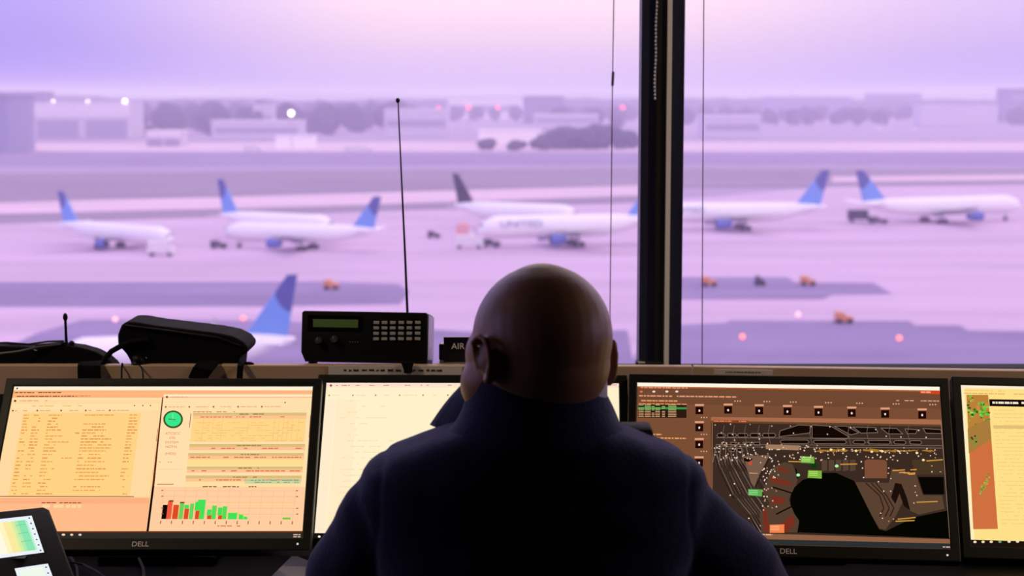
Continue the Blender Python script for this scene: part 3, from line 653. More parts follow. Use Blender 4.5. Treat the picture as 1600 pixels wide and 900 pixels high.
# stand bracket and front clip over the ledge
for s_ in (-1, 1):
    b = MB(); b.box((cx+s_*hw*.85, SY+.03, (SHZ+zb)/2-.002), (.012, .05, abs(zb-SHZ)+.004), None, .002)
    b.build('stand_foot', m_rad, rt, L)
b = MB(); p = W(637, 572, 3.05); b.prism([(-.012, .008), (.012, .008), (.0075, -.006), (.008, -.012), (-.007, -.012), (-.006, -.006)], -.002, .012, Matrix.Translation((p.x, 3.044, p.z)), .001); b.build('front_clip', m_rad, rt, L)
b = MB(); AY = SY+.12; b.tube([W(637, 500, AY), W(633, 400, AY), W(627, 270, AY), W(622, 160, AY)], [.0026, .0022, .0016, .0012], 8)
an = b.build('antenna', mat('antenna_black', rgb(20, 14, 24), .4), rt, L, smooth=True)
b = MB(); b.ball(W(621.5, 157, AY), .0042, 12, (1, 1, 1.2)); b.build('antenna_tip', MATS['antenna_black'], an, L, smooth=True)

# AIR sign
m_sign = mat('sign_black', rgb(26, 22, 34), .3); m_let = mat('sign_letters', rgb(250, 248, 250), .5)
sg = thing('name_plate', 'black plate reading AIR standing between the scanner and the man', 'sign', W(716, 572, 3.12)); L = sg.location.copy(); L.z = SHZ; sg.location = L
a, c = W(693, 527, 3.11), W(768, 566, 3.11)
b = MB(); b.box(((a.x+c.x)/2, 3.115, (a.z+c.z)/2), (c.x-a.x, .006, a.z-c.z), None, .001); b.build('plate', m_sign, sg, L)
a2, c2 = W(685.5, 538, 3.12), W(765, 564, 3.12)
b = MB(); b.box(((a2.x+c2.x)/2, 3.134, (a2.z+c2.z)/2), (c2.x-a2.x, .022, a2.z-c2.z), None, .003); b.build('holder', m_sign, sg, L)
b = MB(); a3 = W(684, 566, 3.11); b.box(((a3.x+c.x)/2, 3.115, (a3.z+SHZ)/2), (c.x-a3.x, .04, abs(a3.z-SHZ)), None, .001); b.build('foot', mat('foot_silver', rgb(170, 165, 175), .35, .5), sg, L)
text_obj('lettering', 'AIR', .0165, Matrix.Translation((W(715.5, 541.5, 3.11).x, 3.1112, W(717, 541.5, 3.11).z)) @ STAND, m_let, sg, L, .0003)

# padded headset case
m_bag = mat('bag_nylon', rgb(7, 6, 9), .8, bump=.3, noise_scale=400, spec=.15)
bg_ = thing('padded_case', 'black padded carrying case lying on the ledge below the blue tail fin', 'bag', (W(285, 570, 3.13).x, 3.13, SHZ)); L = bg_.location.copy()
out_px = [(206, 590), (204, 566), (196, 552), (184, 540), (183, 524), (189, 508), (197, 503), (212, 503.5), (240, 508.5), (290, 514.5), (335, 520), (362, 525), (379, 533.5), (388, 544), (385, 553), (374, 558), (370, 590)]
b = MB(); YB = 3.09; b.prism([(W(x, y, YB).x, max(W(x, y, YB).z, SHZ)) for x, y in out_px], YB, YB+.11)
o = b.build('case', m_bag, bg_, L); voxel(o, .0035, 8)
b = MB(); b.tube([W(232, 531, 3.085), W(206, 534, 3.085), (W(190, 540, 3.085)), W(174, 549, 3.08), W(163, 562, 3.075), W(158, 576, 3.07), (W(155, 590, 3.075))], .0052, 8, (1, 1)); b.build('handle', m_bag, bg_, L, smooth=True)
b = MB(); b.tube([W(196, 508, 3.087), W(260, 516, 3.086), W(340, 527, 3.086), W(376, 540, 3.088)], .0014, 6); b.build('zip', mat('zip_black', rgb(34, 33, 38), .4), bg_, L, smooth=True)
def ribbon(name, label, pts, wd, parent=None, th=.0022, cat='strap', m=None):
    P = [Vector(p) for p in pts]; rings = []
    for i, p in enumerate(P):
        d = (P[min(i+1, len(P)-1)]-P[max(0, i-1)]).normalized(); a = Vector((1, 0, 0)); a = (a-d*a.dot(d)).normalized(); n = d.cross(a)
        rings.append([p-a*wd/2-n*th, p+a*wd/2-n*th, p+a*wd/2+n*th, p-a*wd/2+n*th])
    o = MB().loft(rings).build(name, m or m_bag, smooth=False)
    if parent: o.parent = parent; o.data.transform(Matrix.Translation(-L))
    else: tag(o, label, cat)
    return o
def over(px, wd, shift=0, low=592):
    x = W(px, 572, 3.05).x
    return [(x+.004, 3.095, SHZ+.008), (x, 3.075, LZ+.004), (x, 3.055, LZ+.0045), (x-shift*.2, 3.046, LZ+.001), (x-shift*.6, 3.045, LZ-.010), (x-shift, 3.046, LZ-.028)]
ribbon('strap', '', over(140, .04), .042, bg_)
ribbon('strap', '', over(326, .04, .022), .034, bg_)
ribbon('strap', '', over(377, .012, .003), .011, bg_)
b = MB(); b.ball(W(388, 570, 3.07), .006, 10, (2, 1, 1)); b.build('buckle', m_bag, bg_, L, smooth=True)
# clip microphone and thin leads hanging over the ledge
cm = thing('clip_microphone', 'small black clip microphone under the padded case, its lead over the ledge', 'microphone', (W(218, 565, 3.08).x, 3.08, SHZ)); Lc = cm.location.copy()
b = MB(); b.ball(W(217, 562, 3.07), .0115, 16, (1.1, .9, .75), Matrix.Rotation(.5, 4, 'Y')); b.ball(W(213, 569, 3.068), .008, 12, (1.2, 1, .8)); b.box((Lc.x, 3.07, SHZ+.012), (.014, .014, .024), None, .003); b.build('capsule', m_rad, cm, Lc, smooth=True)
b = MB(); b.tube([W(217, 570, 3.062), W(221, 574, 3.05), W(223, 580, 3.046), W(224, 594, 3.046)], .0016, 6); b.build('lead', m_rad, cm, Lc, smooth=True)
b = MB(); b.ball(W(229, 559, 3.062), .0016, 8); b.build('chrome_end', mat('chrome', (.8, .8, .8, 1), .15, 1.), cm, Lc, smooth=True)
tag(MB().tube([(W(194, 572, 3.08).x, 3.085, SHZ+.004), W(191, 568, 3.066), W(190.5, 573, 3.052), W(190, 580, 3.046), W(190, 594, 3.046)], .0018, 6).build('cable', m_rad, smooth=True), 'thin black lead over the ledge between the case handle and clip microphone', 'cable')

# desk microphone base on the far left
dm = thing('desk_microphone', 'low black desk microphone base with short upright stalk at far left', 'microphone', (W(80, 570, 3.13).x, 3.13, SHZ)); Ld = dm.location.copy()
px_out = [(-60, 590), (-60, 541), (0, 540), (30, 541), (60, 543), (100, 539), (125, 542), (150, 549), (167, 559), (180, 570), (184, 590)]
b = MB(); b.prism([(W(x, y, 3.09).x, max(W(x, y, 3.09).z, SHZ)) for x, y in px_out], 3.085, 3.13); o = b.build('base', m_bag, dm, Ld); voxel(o, .003, 6)
b = MB(); b.tube([W(104, 545, 3.1), W(103, 520, 3.1), W(102, 498, 3.1)], [.0034, .0026, .0026], 8); b.build('stalk', m_rad, dm, Ld, smooth=True)
b = MB(); b.ball(W(102, 495.5, 3.1), .0052, 12, (.9, .9, 1.5)); b.build('capsule', m_rad, dm, Ld, smooth=True)
b = MB(); b.ball(W(112, 537, 3.1), .0058, 12); b.tube([W(112, 537, 3.1), W(112, 548, 3.1)], .002, 6); b.build('button', m_rad, dm, Ld, smooth=True)
b = MB(); b.ball(W(56, 546.5, 3.083), .0035, 10, (1.3, 1, .7)); b.build('chrome_ring', MATS['chrome'], dm, Ld, smooth=True)
b = MB(); P = []
for k in range(0, 150):
    t_ = k/149; c = W(55+48*t_, 541-4*t_, 3.088); P.append(c+Vector((0, .003*math.cos(k*1.05), .0035*math.sin(k*1.05))))
b.tube(P, .0011, 5); b.build('coiled_lead', m_rad, dm, Ld, smooth=True)
tag(MB().tube([W(-40, 538, 3.14), W(10, 535.5, 3.12), W(45, 538, 3.09), W(75, 533.5, 3.085), W(100, 533, 3.085)], .0022, 6).build('cable', m_rad, smooth=True), 'black lead lying across the far left desk microphone base', 'cable')
tag(MB().tube([W(-40, 556, 3.07), W(0, 552.5, 3.07), W(30, 549, 3.072), W(60, 542, 3.078), W(95, 538, 3.085)], .0024, 6).build('cable', mat('grey_cable', rgb(60, 58, 64), .5), smooth=True), 'dark grey lead curving over the front of the desk microphone base', 'cable')

# ------------------------------------------------------------------ touch panel phone, bottom left
M = Matrix.Translation((-.739, 2.432, .815)) @ Matrix.Rotation(.603, 4, 'Z') @ Matrix.Rotation(-1.031, 4, 'X') @ Matrix.Rotation(.051, 4, 'Y')
tp = thing('touch_phone', 'tilted black phone panel with two bright touch screens, bottom left', 'phone', (-.739, 2.46, .72)); Lt = tp.location.copy()
b = MB(); b.prism([(-.07, -.1), (.064, -.1), (.07, -.094), (.07, .092), (.062, .1), (-.07, .1)], 0, .022, M, .004); b.build('housing', mat('panel_black', rgb(15, 16, 24), .5, spec=.3), tp, Lt, smooth=True)
b = MB(); b.box((-.739, 2.50, .745), (.1, .1, .05), Matrix(), .01); b.box(M @ Vector((0, .03, -.01)), (.03, .03, .06)); b.build('base', MATS['panel_black'], tp, Lt)
cn = [(-70, 806), (78, 789), (128, 935), (-18, 953)]
s = Screen(cn, .14, .2, Matrix.Translation(-Lt) @ Matrix.Translation(Lt) @ M, .0001)
s.poly([(-60, 819), (50.5, 806), (69.5, 865.5), (-40, 880)], (236, 244, 250), 1)
def band(xa, xb, c, z):
    s.poly([(xa, 819-(xa+60)*.118+6), (xb, 819-(xb+60)*.118+6), (xb+17, 872-(xb+40)*.13), (xa+17, 872-(xa+40)*.13)], c, z)
for k, (xa, xb, c) in enumerate(((-30, -4, (255, 250, 226)), (-4, 4, (255, 244, 190)), (4, 11, (255, 232, 160)), (11, 17, (244, 238, 160)), (17, 22, (212, 238, 166)), (22, 27, (180, 234, 172)), (27, 39, (138, 230, 178)), (39, 42, (190, 240, 210)))): band(xa, xb, c, 2)
for k in (0, 1, 2): s.line([(24+k*4.4, 823+k*13), (40+k*4.4, 820.5+k*13)], .8, (104, 200, 150), 4)
for k in range(7): s.dot(46.4+k*2.9, 810.5+k*8.7, 1.6, (50, 80, 100), 5, 1.2)
s.poly([(23, 890.5), (75, 883), (90, 925), (38, 935)], (236, 242, 248), 1); s.poly([(30, 893), (66, 888), (80, 925), (45, 930)], (240, 250, 236), 2)
for k in range(2): s.dot(72+k*3, 889+k*9, 1.6, (50, 80, 100), 5, 1.2)
s.build('screen', tp, Lt)
sc_ob = tp.children[-1]
m_cab = mat('cable_grey', rgb(96, 96, 100), .5)
def dpt(px, py, z=.73):
    v = (450-py)/F; sl = (v-TP)/(1+v*TP); return W(px, py, (z-1.5)/sl)
tag(MB().tube([dpt(80, 848, .735), dpt(120, 843), dpt(160, 842.5), dpt(185, 847), dpt(205, 858), dpt(217, 872), dpt(224, 888), dpt(225, 905), dpt(216, 930, .725)], .0028, 8).build('cable', m_cab, smooth=True), 'grey cable curving on the desk below the leftmost monitor', 'cable')
tag(MB().tube([dpt(98, 862), dpt(112, 872), dpt(120, 886), dpt(122, 905), dpt(120, 940, .725)], .0022, 8).build('cable', m_cab, smooth=True), 'short dark cable dropping beside the touch phone', 'cable')
tag(MB().tube([dpt(108, 878, .735), dpt(130, 882, .73), dpt(150, 892, .73), dpt(168, 905, .726), dpt(190, 930, .725)], .0018, 8).build('cable', m_cab, smooth=True), 'thin cable running away rightwards from the touch phone', 'cable')
a = dpt(458, 868, .75)
b = MB(); P = [dpt(458, 867, .7215), dpt(560, 908, .7215), dpt(500, 985, .7215), dpt(385, 940, .7215)]
n = (P[1]-P[0]).cross(P[3]-P[0]).normalized()*.0004
b.loft([[p+n for p in P], [p-n for p in P]])
tag(b.build('paper_sheet', mat('paper_grey', rgb(206, 204, 214), .7)), 'loose pale paper sheet on the desk at the man\'s left elbow', 'paper')

# ------------------------------------------------------------------ aircraft
m_wht = mat('aircraft_white', (.88, .86, .88, 1), .35, spec=.3)
m_belly = mat('aircraft_belly', rgb(120, 130, 175), .4)
m_blue = mat('engine_blue', rgb(78, 100, 185), .35)
m_wing = mat('wing_grey', rgb(175, 172, 182), .4)
m_tyre = mat('tyre', rgb(30, 28, 34), .8)
m_win = mat('cabin_window', rgb(70, 72, 100), .3)
m_title = mat('title_blue', rgb(110, 120, 170), .5)
m_darkfin = mat('dark_fin', rgb(36, 32, 50), .4)
def finmat():
    m = mat('blue_fin', rgb(90, 140, 225), .4); t = m.node_tree; b = t.nodes['Principled BSDF']
    tc = t.nodes.new('ShaderNodeTexCoord'); vm = t.nodes.new('ShaderNodeVectorMath'); vm.operation = 'DISTANCE'
    t.links.new(tc.outputs['UV'], vm.inputs[0]); vm.inputs[1].default_value = (.98, .78, 0)
    st = t.nodes.new('ShaderNodeMapRange'); st.inputs[1].default_value = .40; st.inputs[2].default_value = .42
    t.links.new(vm.outputs['Value'], st.inputs[0])
    x = t.nodes.new('ShaderNodeMix'); x.data_type = 'RGBA'; x.inputs[6].default_value = rgb(72, 84, 158); x.inputs[7].default_value = rgb(104, 152, 226)
    t.links.new(st.outputs[0], x.inputs[0]); t.links.new(x.outputs[2], b.inputs['Base Color']); return m
m_fin = finmat()
def aircraft(nose, tail, H, r, label, fin=None, fr=.17, titles=False, winglet=False, wings=True):
    nose, tail = Vector((nose[0], nose[1], GZ)), Vector((tail[0], tail[1], GZ)); d = nose-tail; Ln = d.length; rz = math.atan2(d.y, d.x)
    o = thing('airliner', label, 'airplane', ((nose+tail)/2), rz)
    zc = r*1.0+1.9*r/2.3                                # belly clearance
    b = MB(); rings = []
    prof = [(0, .02, -.35), (.008, .25, -.3), (.02, .45, -.22), (.04, .68, -.12), (.07, .88, -.04), (.11, 1, 0), (.3, 1, 0), (.62, 1, 0), (.70, .97, .03), (.78, .84, .14), (.85, .66, .28), (.91, .47, .40), (.96, .28, .5), (1, .09, .56)]
    for tt, rr, dz in prof:
        x = Ln/2-tt*Ln; rings.append([(x, rr*r*math.cos(a), zc+dz*r+rr*r*math.sin(a)) for a in [2*math.pi*k/24 for k in range(24)]])
    b.loft(rings); b.build('fuselage', m_wht, o, smooth=True)
    b = MB(); b.box((Ln/2-Ln*.022, 0, zc+r*.18), (Ln*.012, r*.75, r*.16)); b.build('cockpit_window', m_win, o)
    # fin
    fz0 = zc+r*.75; x0 = -Ln/2+Ln*fr; x1 = -Ln/2+Ln*.035; hf = H-fz0
    tipa, tipb = -Ln/2+Ln*.030, -Ln/2-Ln*.012
    poly = [(x0+.06*Ln, fz0-.02), (x0-.01*Ln, fz0+hf*.06), (tipa, H), (tipb, H), (x1, fz0-.2), (x0, fz0-.6)]
    b = MB(); b.prism(poly, -.35, .35); f = b.build('tail_fin', fin or m_fin, o)
    uvl = f.data.uv_layers.new(name='UVMap')
    for lp in f.data.loops:
        co = f.data.vertices[lp.vertex_index].co; uvl.data[lp.index].uv = ((x0-co.x)/(x0-tipb), (co.z-fz0)/hf)
    def surf(name, side, root_x, chord, span, tipc, sweep, z0, dih, th, m):
        y0 = side*r*.3; y1 = side*span; b = MB(); z1 = z0+abs(span)*dih
        def sec(x, y, z, c, t): return [(x, y, z), (x-.3*c, y, z+t*c), (x-.7*c, y, z+t*.7*c), (x-c, y, z), (x-.6*c, y, z-t*.5*c)]
        b.loft([sec(root_x, y0, z0, chord, th), sec(root_x-sweep*.45, y0+(y1-y0)*.45, z0+(z1-z0)*.4, chord*.55+tipc*.1, th), sec(root_x-sweep, y1, z1, tipc, th)])
        if name == 'wing' and winglet:
            b.loft([sec(root_x-sweep, y1, z1, tipc, th), sec(root_x-sweep-1.6, y1+side*.5, z1+2.4, tipc*.45, th)])
        return b.build(name, m, o, smooth=True)
    sp_ = Ln*.46
    for s_ in (-1, 1):
        surf('wing', s_, Ln*.15, Ln*.2, sp_, Ln*.035, Ln*.27, zc-r*.55, .11, .055, m_wing)
        surf('tailplane', s_, -Ln/2+Ln*.15, Ln*.095, Ln*.17, Ln*.035, Ln*.09, zc+r*.35, .1, .045, m_wht)
        ex, ey, er = Ln*.13, s_*Ln*.16, r*.52; ez = zc-r*.95
        b = MB(); rg = []
        for tt, rr in ((0, .82), (.02, .95), (.15, 1), (.5, .98), (.8, .8), (1, .62)):
            rg.append([(ex-tt*Ln*.085, ey+rr*er*math.cos(a), ez+rr*er*math.sin(a)) for a in [2*math.pi*k/16 for k in range(16)]])
        b.loft(rg); e_ = b.build('engine', m_blue, o, smooth=True)
        b = MB(); b.cyl((ex+.05, ey, ez), (ex+.12, ey, ez), er*.76, n=16); b.build('intake', m_tyre, e_)
        b = MB(); b.box((ex-Ln*.06, ey, ez+er*1.0), (Ln*.07, .4, er*1.1)); b.build('pylon', m_wing, e_)
        # main gear
        gx, gy_ = -Ln*.045, s_*Ln*.075; wr = r*.27
        b = MB(); b.cyl((gx, gy_, zc-r*.6), (gx, gy_, wr), .5)
        g_ = b.build('landing_gear', m_wing, o)
        b = MB()
        for dx in (-wr*1.15, wr*1.15):
            for dy in (-.5, .5): b.cyl((gx+dx, gy_+dy-.2, wr), (gx+dx, gy_+dy+.2, wr), wr, n=18)
        b.build('wheels', m_tyre, g_)
    b = MB(); b.cyl((Ln*.40, 0, zc-r*.8), (Ln*.40, 0, wr), .2); g_ = b.build('landing_gear', m_wing, o)
    b = MB(); [b.cyl((Ln*.40, dy-.15, wr*.8), (Ln*.40, dy+.15, wr*.8), wr*.8, n=18) for dy in (-.35, .35)]; b.build('wheels', m_tyre, g_)
    if titles:
        for s_ in (-1, 1):
            Mt = Matrix.Translation((Ln*.27, s_*(r+.06), zc+r*.30)) @ (Matrix() if s_ < 0 else Matrix.Rotation(math.pi, 4, 'Z')) @ STAND
            text_obj('titles', 'UNITED', r*.85, Mt @ Matrix.Diagonal((1.25, 1, 1, 1)), m_title, o, (0, 0, 0), .02)
    return o
def gp(px, D): return (W(px, 300, D).x, D)
aircraft(gp(267, 436), gp(93, 466), 14.8, 2.45, 'white airliner with blue fin, parked alone at the far left')
aircraft(gp(520, 470), gp(343, 492), 16.8, 2.7, 'airliner facing right, only its blue fin and back seen behind another')
aircraft(gp(349, 455), gp(592, 440), 14.8, 2.5, 'airliner facing left, blue fin, nose to tail before the one behind')
aircraft(gp(903, 502), gp(710, 524), 17.0, 3.0, 'white airliner with a dark grey tail fin left of centre', fin=m_darkfin)
aircraft(gp(746, 452), gp(1024, 462), 17.2, 3.1, 'airliner with blue engine left of the window pillar, tail hidden by it', titles=True)
aircraft(gp(1003, 512), gp(1292, 516), 18.4, 3.0, 'blue-finned airliner just right of the window pillar facing left', titles=True)
aircraft(gp(1597, 556), gp(1340, 532), 17.6, 3.0, 'airliner facing right, blue fin, rightmost in the picture')
aircraft(gp(82, 232), gp(458, 239), 15.6, 2.6, 'nearest airliner, blue fin rising between padded case and scanner', fr=.22, winglet=True)

# ------------------------------------------------------------------ service vehicles
m_vw = mat('vehicle_white', rgb(225, 220, 225), .5); m_vo = mat('vehicle_orange', rgb(220, 140, 90), .5); m_vd = mat('vehicle_dark', rgb(60, 56, 70), .6)
def truck(px, py, ln, label, body, kind='truck', rz=0., h=3.0, tall=1.):
    p = G(px, py); o = thing('service_'+kind if kind == 'truck' else kind, label, 'truck' if kind == 'truck' else 'tug', (p.x, p.y, GZ), rz)
    w_ = 2.4
    if kind == 'truck':
        MB().box((-.12*ln, 0, .9+h*tall/2), (ln*.72, w_, h*tall), None, .1).build('cargo_box', body, o)
        MB().prism([(ln*.26, .6), (ln*.5, .6), (ln*.5, 1.6), (ln*.44, 2.6), (ln*.26, 2.6)], -w_/2, w_/2).build('cab', m_vw, o)
    else:
        MB().prism([(-ln/2, .5), (ln/2, .5), (ln/2, 1.3), (ln*.1, 1.4), (-ln*.05, 2.1), (-ln/2, 2.1)], -w_/2, w_/2).build('body', body, o)
    for sx in (-.33, .33):
        for sy in (-1, 1): MB().cyl((sx*ln, sy*w_/2-.15, .5), (sx*ln, sy*w_/2+.15, .5), .5, n=14).build('wheel', m_tyre, o)
    return o
truck(252, 400, 7, 'white service truck beside the nose of the leftmost airliner', m_vw)
truck(342, 388, 4.2, 'dark tug left of the blue-engined airliner second from left', m_vd, 'aircraft_tug')
truck(733, 388, 8, 'white service truck by the dark-finned airliner', m_vw, tall=.9)
truck(726, 374, 5, 'salmon catering truck under the dark-finned airliner', mat('vehicle_salmon', rgb(225, 165, 165), .5), h=3.8)
truck(768, 385, 5, 'dark tug under the titled airliner nose left of the pillar', m_vd, 'aircraft_tug')
truck(678, 372, 3.6, 'small dark tug alone on the apron right of the antenna', m_vd, 'aircraft_tug')
truck(1345, 347, 9, 'dark service truck under the tail of the rightmost airliner', m_vd, h=3.2)
truck(1372, 349, 6, 'low dark tug under the rear of the rightmost airliner', m_vd, 'aircraft_tug')
truck(1262, 446, 3.0, 'orange tug at the dark strip right of the pillar', m_vo, 'aircraft_tug')
truck(1108, 447, 3.0, 'orange-topped tug beside the right blind cord', m_vo, 'aircraft_tug')
truck(1187, 446, 1.8, 'tiny dark tug on the asphalt strip between two orange tugs', m_vd, 'aircraft_tug')
truck(1318, 505, 3.0, 'orange tug at the upper edge of the near asphalt on the right', m_vo, 'aircraft_tug')
truck(518, 452, 3.0, 'orange tug on the dark strip above the radio scanner', m_vo, 'aircraft_tug')
# airfield lights
def lamp(px, py, D, r, col, st, name, label, group=None, pole=None, ml=None):
    p = W(px, py, D); z0 = GZ if pole is None else pole
    o = thing(name, label, 'light', (p.x, p.y, z0), group=group)
    m_ = mat('lamp_%s' % ml, col, .5, emit=col, estr=st)
    MB().cyl((0, 0, 0), (0, 0, max(.1, p.z-z0)), max(.06, r*.18), n=10).build('pole', m_wing, o)
    MB().ball((0, 0, p.z-z0), r, 14).build('bulb', m_, o, smooth=True)
def onground(py, h=.5): return (1.5-(GZ+h))/-((450-py)/F-TP)*(1+(450-py)/F*TP)
for px, py, nm in ((1160, 526, 'left of the two'), (1405, 528, 'right of the two')):
    lamp(px, py, onground(py), .42, (1, .22, .16, 1), 2.2, 'taxiway_light', 'red light glowing on the near asphalt, %s at right' % nm, ml='red')
lamp(1247, 491, onground(491), .42, (1, .45, .45, 1), 1.6, 'taxiway_light', 'pink light right of the pillar above the near asphalt edge', ml='pink')
lamp(1318, 497, onground(497), .35, (1, .6, .3, 1), 1.2, 'taxiway_light', 'orange light just above an orange tug on the right', ml='orange')
lamp(380, 497, onground(497), .42, (1, .3, .2, 1), 2.0, 'taxiway_light', 'red-orange light left of the near blue tail fin', ml='red')
lamp(180, 499, onground(499), .42, (1, .45, .45, 1), 1.6, 'taxiway_light', 'pink light left of the padded case, above its corner', ml='pink')
for px, py, D, r in ((685, 168, 1500, 2.0), (732, 168, 1500, 2.8), (778, 168, 1500, 2.6), (973, 168, 1500, 3.0)):
    lamp(px, py, D, r*.6, (1, .12, .2, 1), 2.4, 'obstruction_light', {685: 'faintest far red light, above the treeline right of the antenna', 732: 'far red light, middle of three right of the antenna', 778: 'far red light, right one of three by the antenna', 973: 'far red light just left of the window pillar'}[px], ml='far_red')
lamp(455, 177, 1300, 2.1, (1, 1, .98, 1), 5, 'floodlight', 'bright white floodlight alone before the far trees', ml='flood')

# ------------------------------------------------------------------ far buildings and trees
m_han = mat('hangar_wall', rgb(205, 196, 214), .8); m_hant = mat('hangar_roof', rgb(228, 220, 232), .7); m_hand = mat('hangar_door', rgb(150, 146, 172), .8)
m_blue_w = mat('blue_wall', rgb(140, 138, 178), .8); m_pale = mat('pale_wall', rgb(250, 240, 244), .7); m_grw = mat('grey_wall', rgb(112, 112, 140), .8)
def building(px0, px1, ytop, ybase, label, m, dep=40, doors=0, roof=None, rows=0, D=None, name='building'):
    D = D or G(800, ybase).y; a = W(px0, ytop, D); c = W(px1, ytop, D); ht = a.z-GZ; wd = c.x-a.x
    o = thing(name, label, 'hangar' if name == 'hangar' else 'building', ((a.x+c.x)/2, D, GZ))
    MB().box((0, dep/2, ht/2), (wd, dep, ht)).build('wall', m, o)
    MB().box((0, dep/2, ht+.4), (wd+1.5, dep+1.5, 1.2), None, .2).build('roof', roof or m_hant, o)
    if doors:
        MB().box((0, -.3, ht*.80), (wd*.99, .8, ht*.36)).build('fascia', m_hant, o)
        for k in range(doors): MB().box((wd*((k+.5)/doors-.5), -.2, ht*.28), (wd/doors*.86, .5, ht*.5)).build('door', m_hand, o)
    for r_ in range(rows):
        MB().box((0, -.1, ht*(r_+.6)/(rows+.2)), (wd*.92, .4, ht*.22/rows*1.2)).build('window_band', m_hand, o)
    return o
building(51, 203, 162, 216, 'pale twin-bay hangar with lights along its roof at far left', m_han, 60, 2, name='hangar')
D_h = G(800, 216).y
for px in (83, 137, 195): lamp(px, 158, D_h-2, 1.25 if px < 190 else 1.9, (1, .96, .98, 1), 3.2 if px < 190 else 5, 'roof_light', {83: 'white roof light, left one of three on the twin-bay hangar', 137: 'white roof light, middle of three on the twin-bay hangar', 195: 'brightest white roof light, at the right corner of the hangar'}[px], pole=W(0, 163, D_h).z, ml='roof%d' % (px > 190))
building(-70, 9, 152, 240, 'tall blue-grey hangar cut by the left edge', m_blue_w, 70, name='hangar', doors=0, roof=m_grw)
building(-60, 66, 143, 200, 'long low roof line behind the hangars at far left', m_grw, 60, D=2300)
building(228, 282, 206, 229, 'low lavender shed right of the twin-bay hangar', m_han, 30, 2)
building(395, 425, 164, 196, 'small pale block among the far trees near the floodlight', m_han, 30, rows=1, D=1900)
building(748, 846, 205, 226, 'bright white flat building between the antenna and pillar', m_pale, 40)
building(700, 818, 152, 178, 'very long bright roofed hall on the skyline left of centre', m_pale, 80, D=2900, rows=1)
building(818, 881, 150, 190, 'dark square block on the skyline right of centre', m_grw, 60, D=2500)
building(835, 935, 180, 205, 'low pale terminal with two bands behind the dark hedge', m_han, 40, rows=2, D=1750)
building(600, 700, 172, 205, 'long lavender warehouse just right of the antenna', m_han, 50, rows=1, D=1700)
building(330, 470, 190, 212, 'wide lavender depot behind the bright white stand-in box', m_han, 40, rows=1, D=1600)
building(1100, 1190, 182, 214, 'low lavender hall right of the second blind cord', m_han, 50, rows=1, D=1650)
building(1200, 1330, 152, 196, 'long blue-grey block on the skyline above the blue fins', m_blue_w, 60, D=3000)
building(1360, 1440, 146, 178, 'square blue-grey building on the right skyline', m_blue_w, 60, D=3600)
building(1575, 1700, 138, 188, 'tall grey block cut by the right edge', m_grw, 60, D=2600, rows=2)
building(1440, 1560, 166, 184, 'low pale roof line near the right edge', m_han, 50, D=2300)
truck(82, 213, 26, 'long white lorry parked before the twin-bay hangar', m_vw, h=4.5)
building(430, 490, 214, 232, 'bright white box standing in for an aircraft below the floodlight', mat('standin_white', (.95, .93, .95, 1), .5), 20)  # plain box added in place of a far white aircraft
truck(395, 236, 14, 'low white lorry left of the bright white box on the far apron', m_vw, h=4)
truck(560, 236, 22, 'long low white trailer on the far apron left of the antenna', m_vw, h=3.2)
truck(1375, 206, 10, 'white lorry on the far ground above the rightmost airliner', m_vw, h=4.5)
truck(1430, 206, 7, 'small white lorry to the right of another on the far ground', m_vw, h=3.5)

m_leaf = mat('dark_leaves', rgb(52, 58, 70), .9, noise_amt=.3, noise_scale=.4); m_bark = mat('bark', rgb(50, 42, 44), .9)
def crown_mesh(seed, sx, sz):
    b = bmesh.new(); rn = random.Random(seed)
    for k in range(7):
        c = Vector((rn.uniform(-.45, .45)*sx, rn.uniform(-.45, .45)*sx, sz*rn.uniform(.30, .72)))
        g = bmesh.ops.create_icosphere(b, subdivisions=3, radius=rn.uniform(.32, .5)*sx)
        for v in g['verts']:
            v.co *= 1+.22*noise.noise(v.co*2.5/sx*2+Vector((seed, k, 0))); v.co += c
    me = bpy.data.meshes.new('crown'); b.to_mesh(me); b.free(); me.materials.append(m_leaf)
    for f in me.polygons: f.use_smooth = True
    return me
crowns = [crown_mesh(k, 1, 1) for k in range(5)]
tb_ = MB().cyl((0, 0, 0), (0, 0, .5), .06, .04, 8).build('trunk', m_bark); trunk_me = tb_.data; bpy.data.objects.remove(tb_)
rn = random.Random(4)
def tree(x, y, h, k, wide=1.3, label='distant tree in the hazy line of dark trees along the horizon', group='far treeline'):
    o = thing('tree', label, 'tree', (x, y, GZ), rn.uniform(0, 6), group)
    for nm, me in (('crown', crowns[k % 5]), ('trunk', trunk_me)):
        c = bpy.data.objects.new(nm, me); C.objects.link(c); c.parent = o; c.scale = (h*wide, h*wide, h)
FOOT = [(o.location.x, o.location.y, (o.children[0].bound_box[4][0]-o.children[0].bound_box[0][0])/2, 85) for o in C.objects if o.get('category') in ('building', 'hangar')]
k = 0
for D, spans in ((1790, ((205, 600),)), (1930, ((195, 610),)), (2120, ((190, 640), (880, 995))), (2420, ((180, 700), (880, 995), (1070, 1640))), (2800, ((170, 1000), (1070, 1640))), (3200, ((0, 1000), (1070, 1640)))):
    px = spans[0][0]
    for a_, z_ in spans:
        px = a_+rn.uniform(0, 12)
        while px < z_:
            x = W(px, 200, D).x; y = D+rn.uniform(-22, 22); h_ = rn.uniform(17, 23)*(1.4 if px < 640 else 1.05); k += 1
            if not any(abs(x-fx) < fw+24 and -30 < y-fy < fd+24 for fx, fy, fw, fd in FOOT): tree(x, y, h_, k, .78)
            px += (h_*1.42+rn.uniform(0, 5))/D*2600
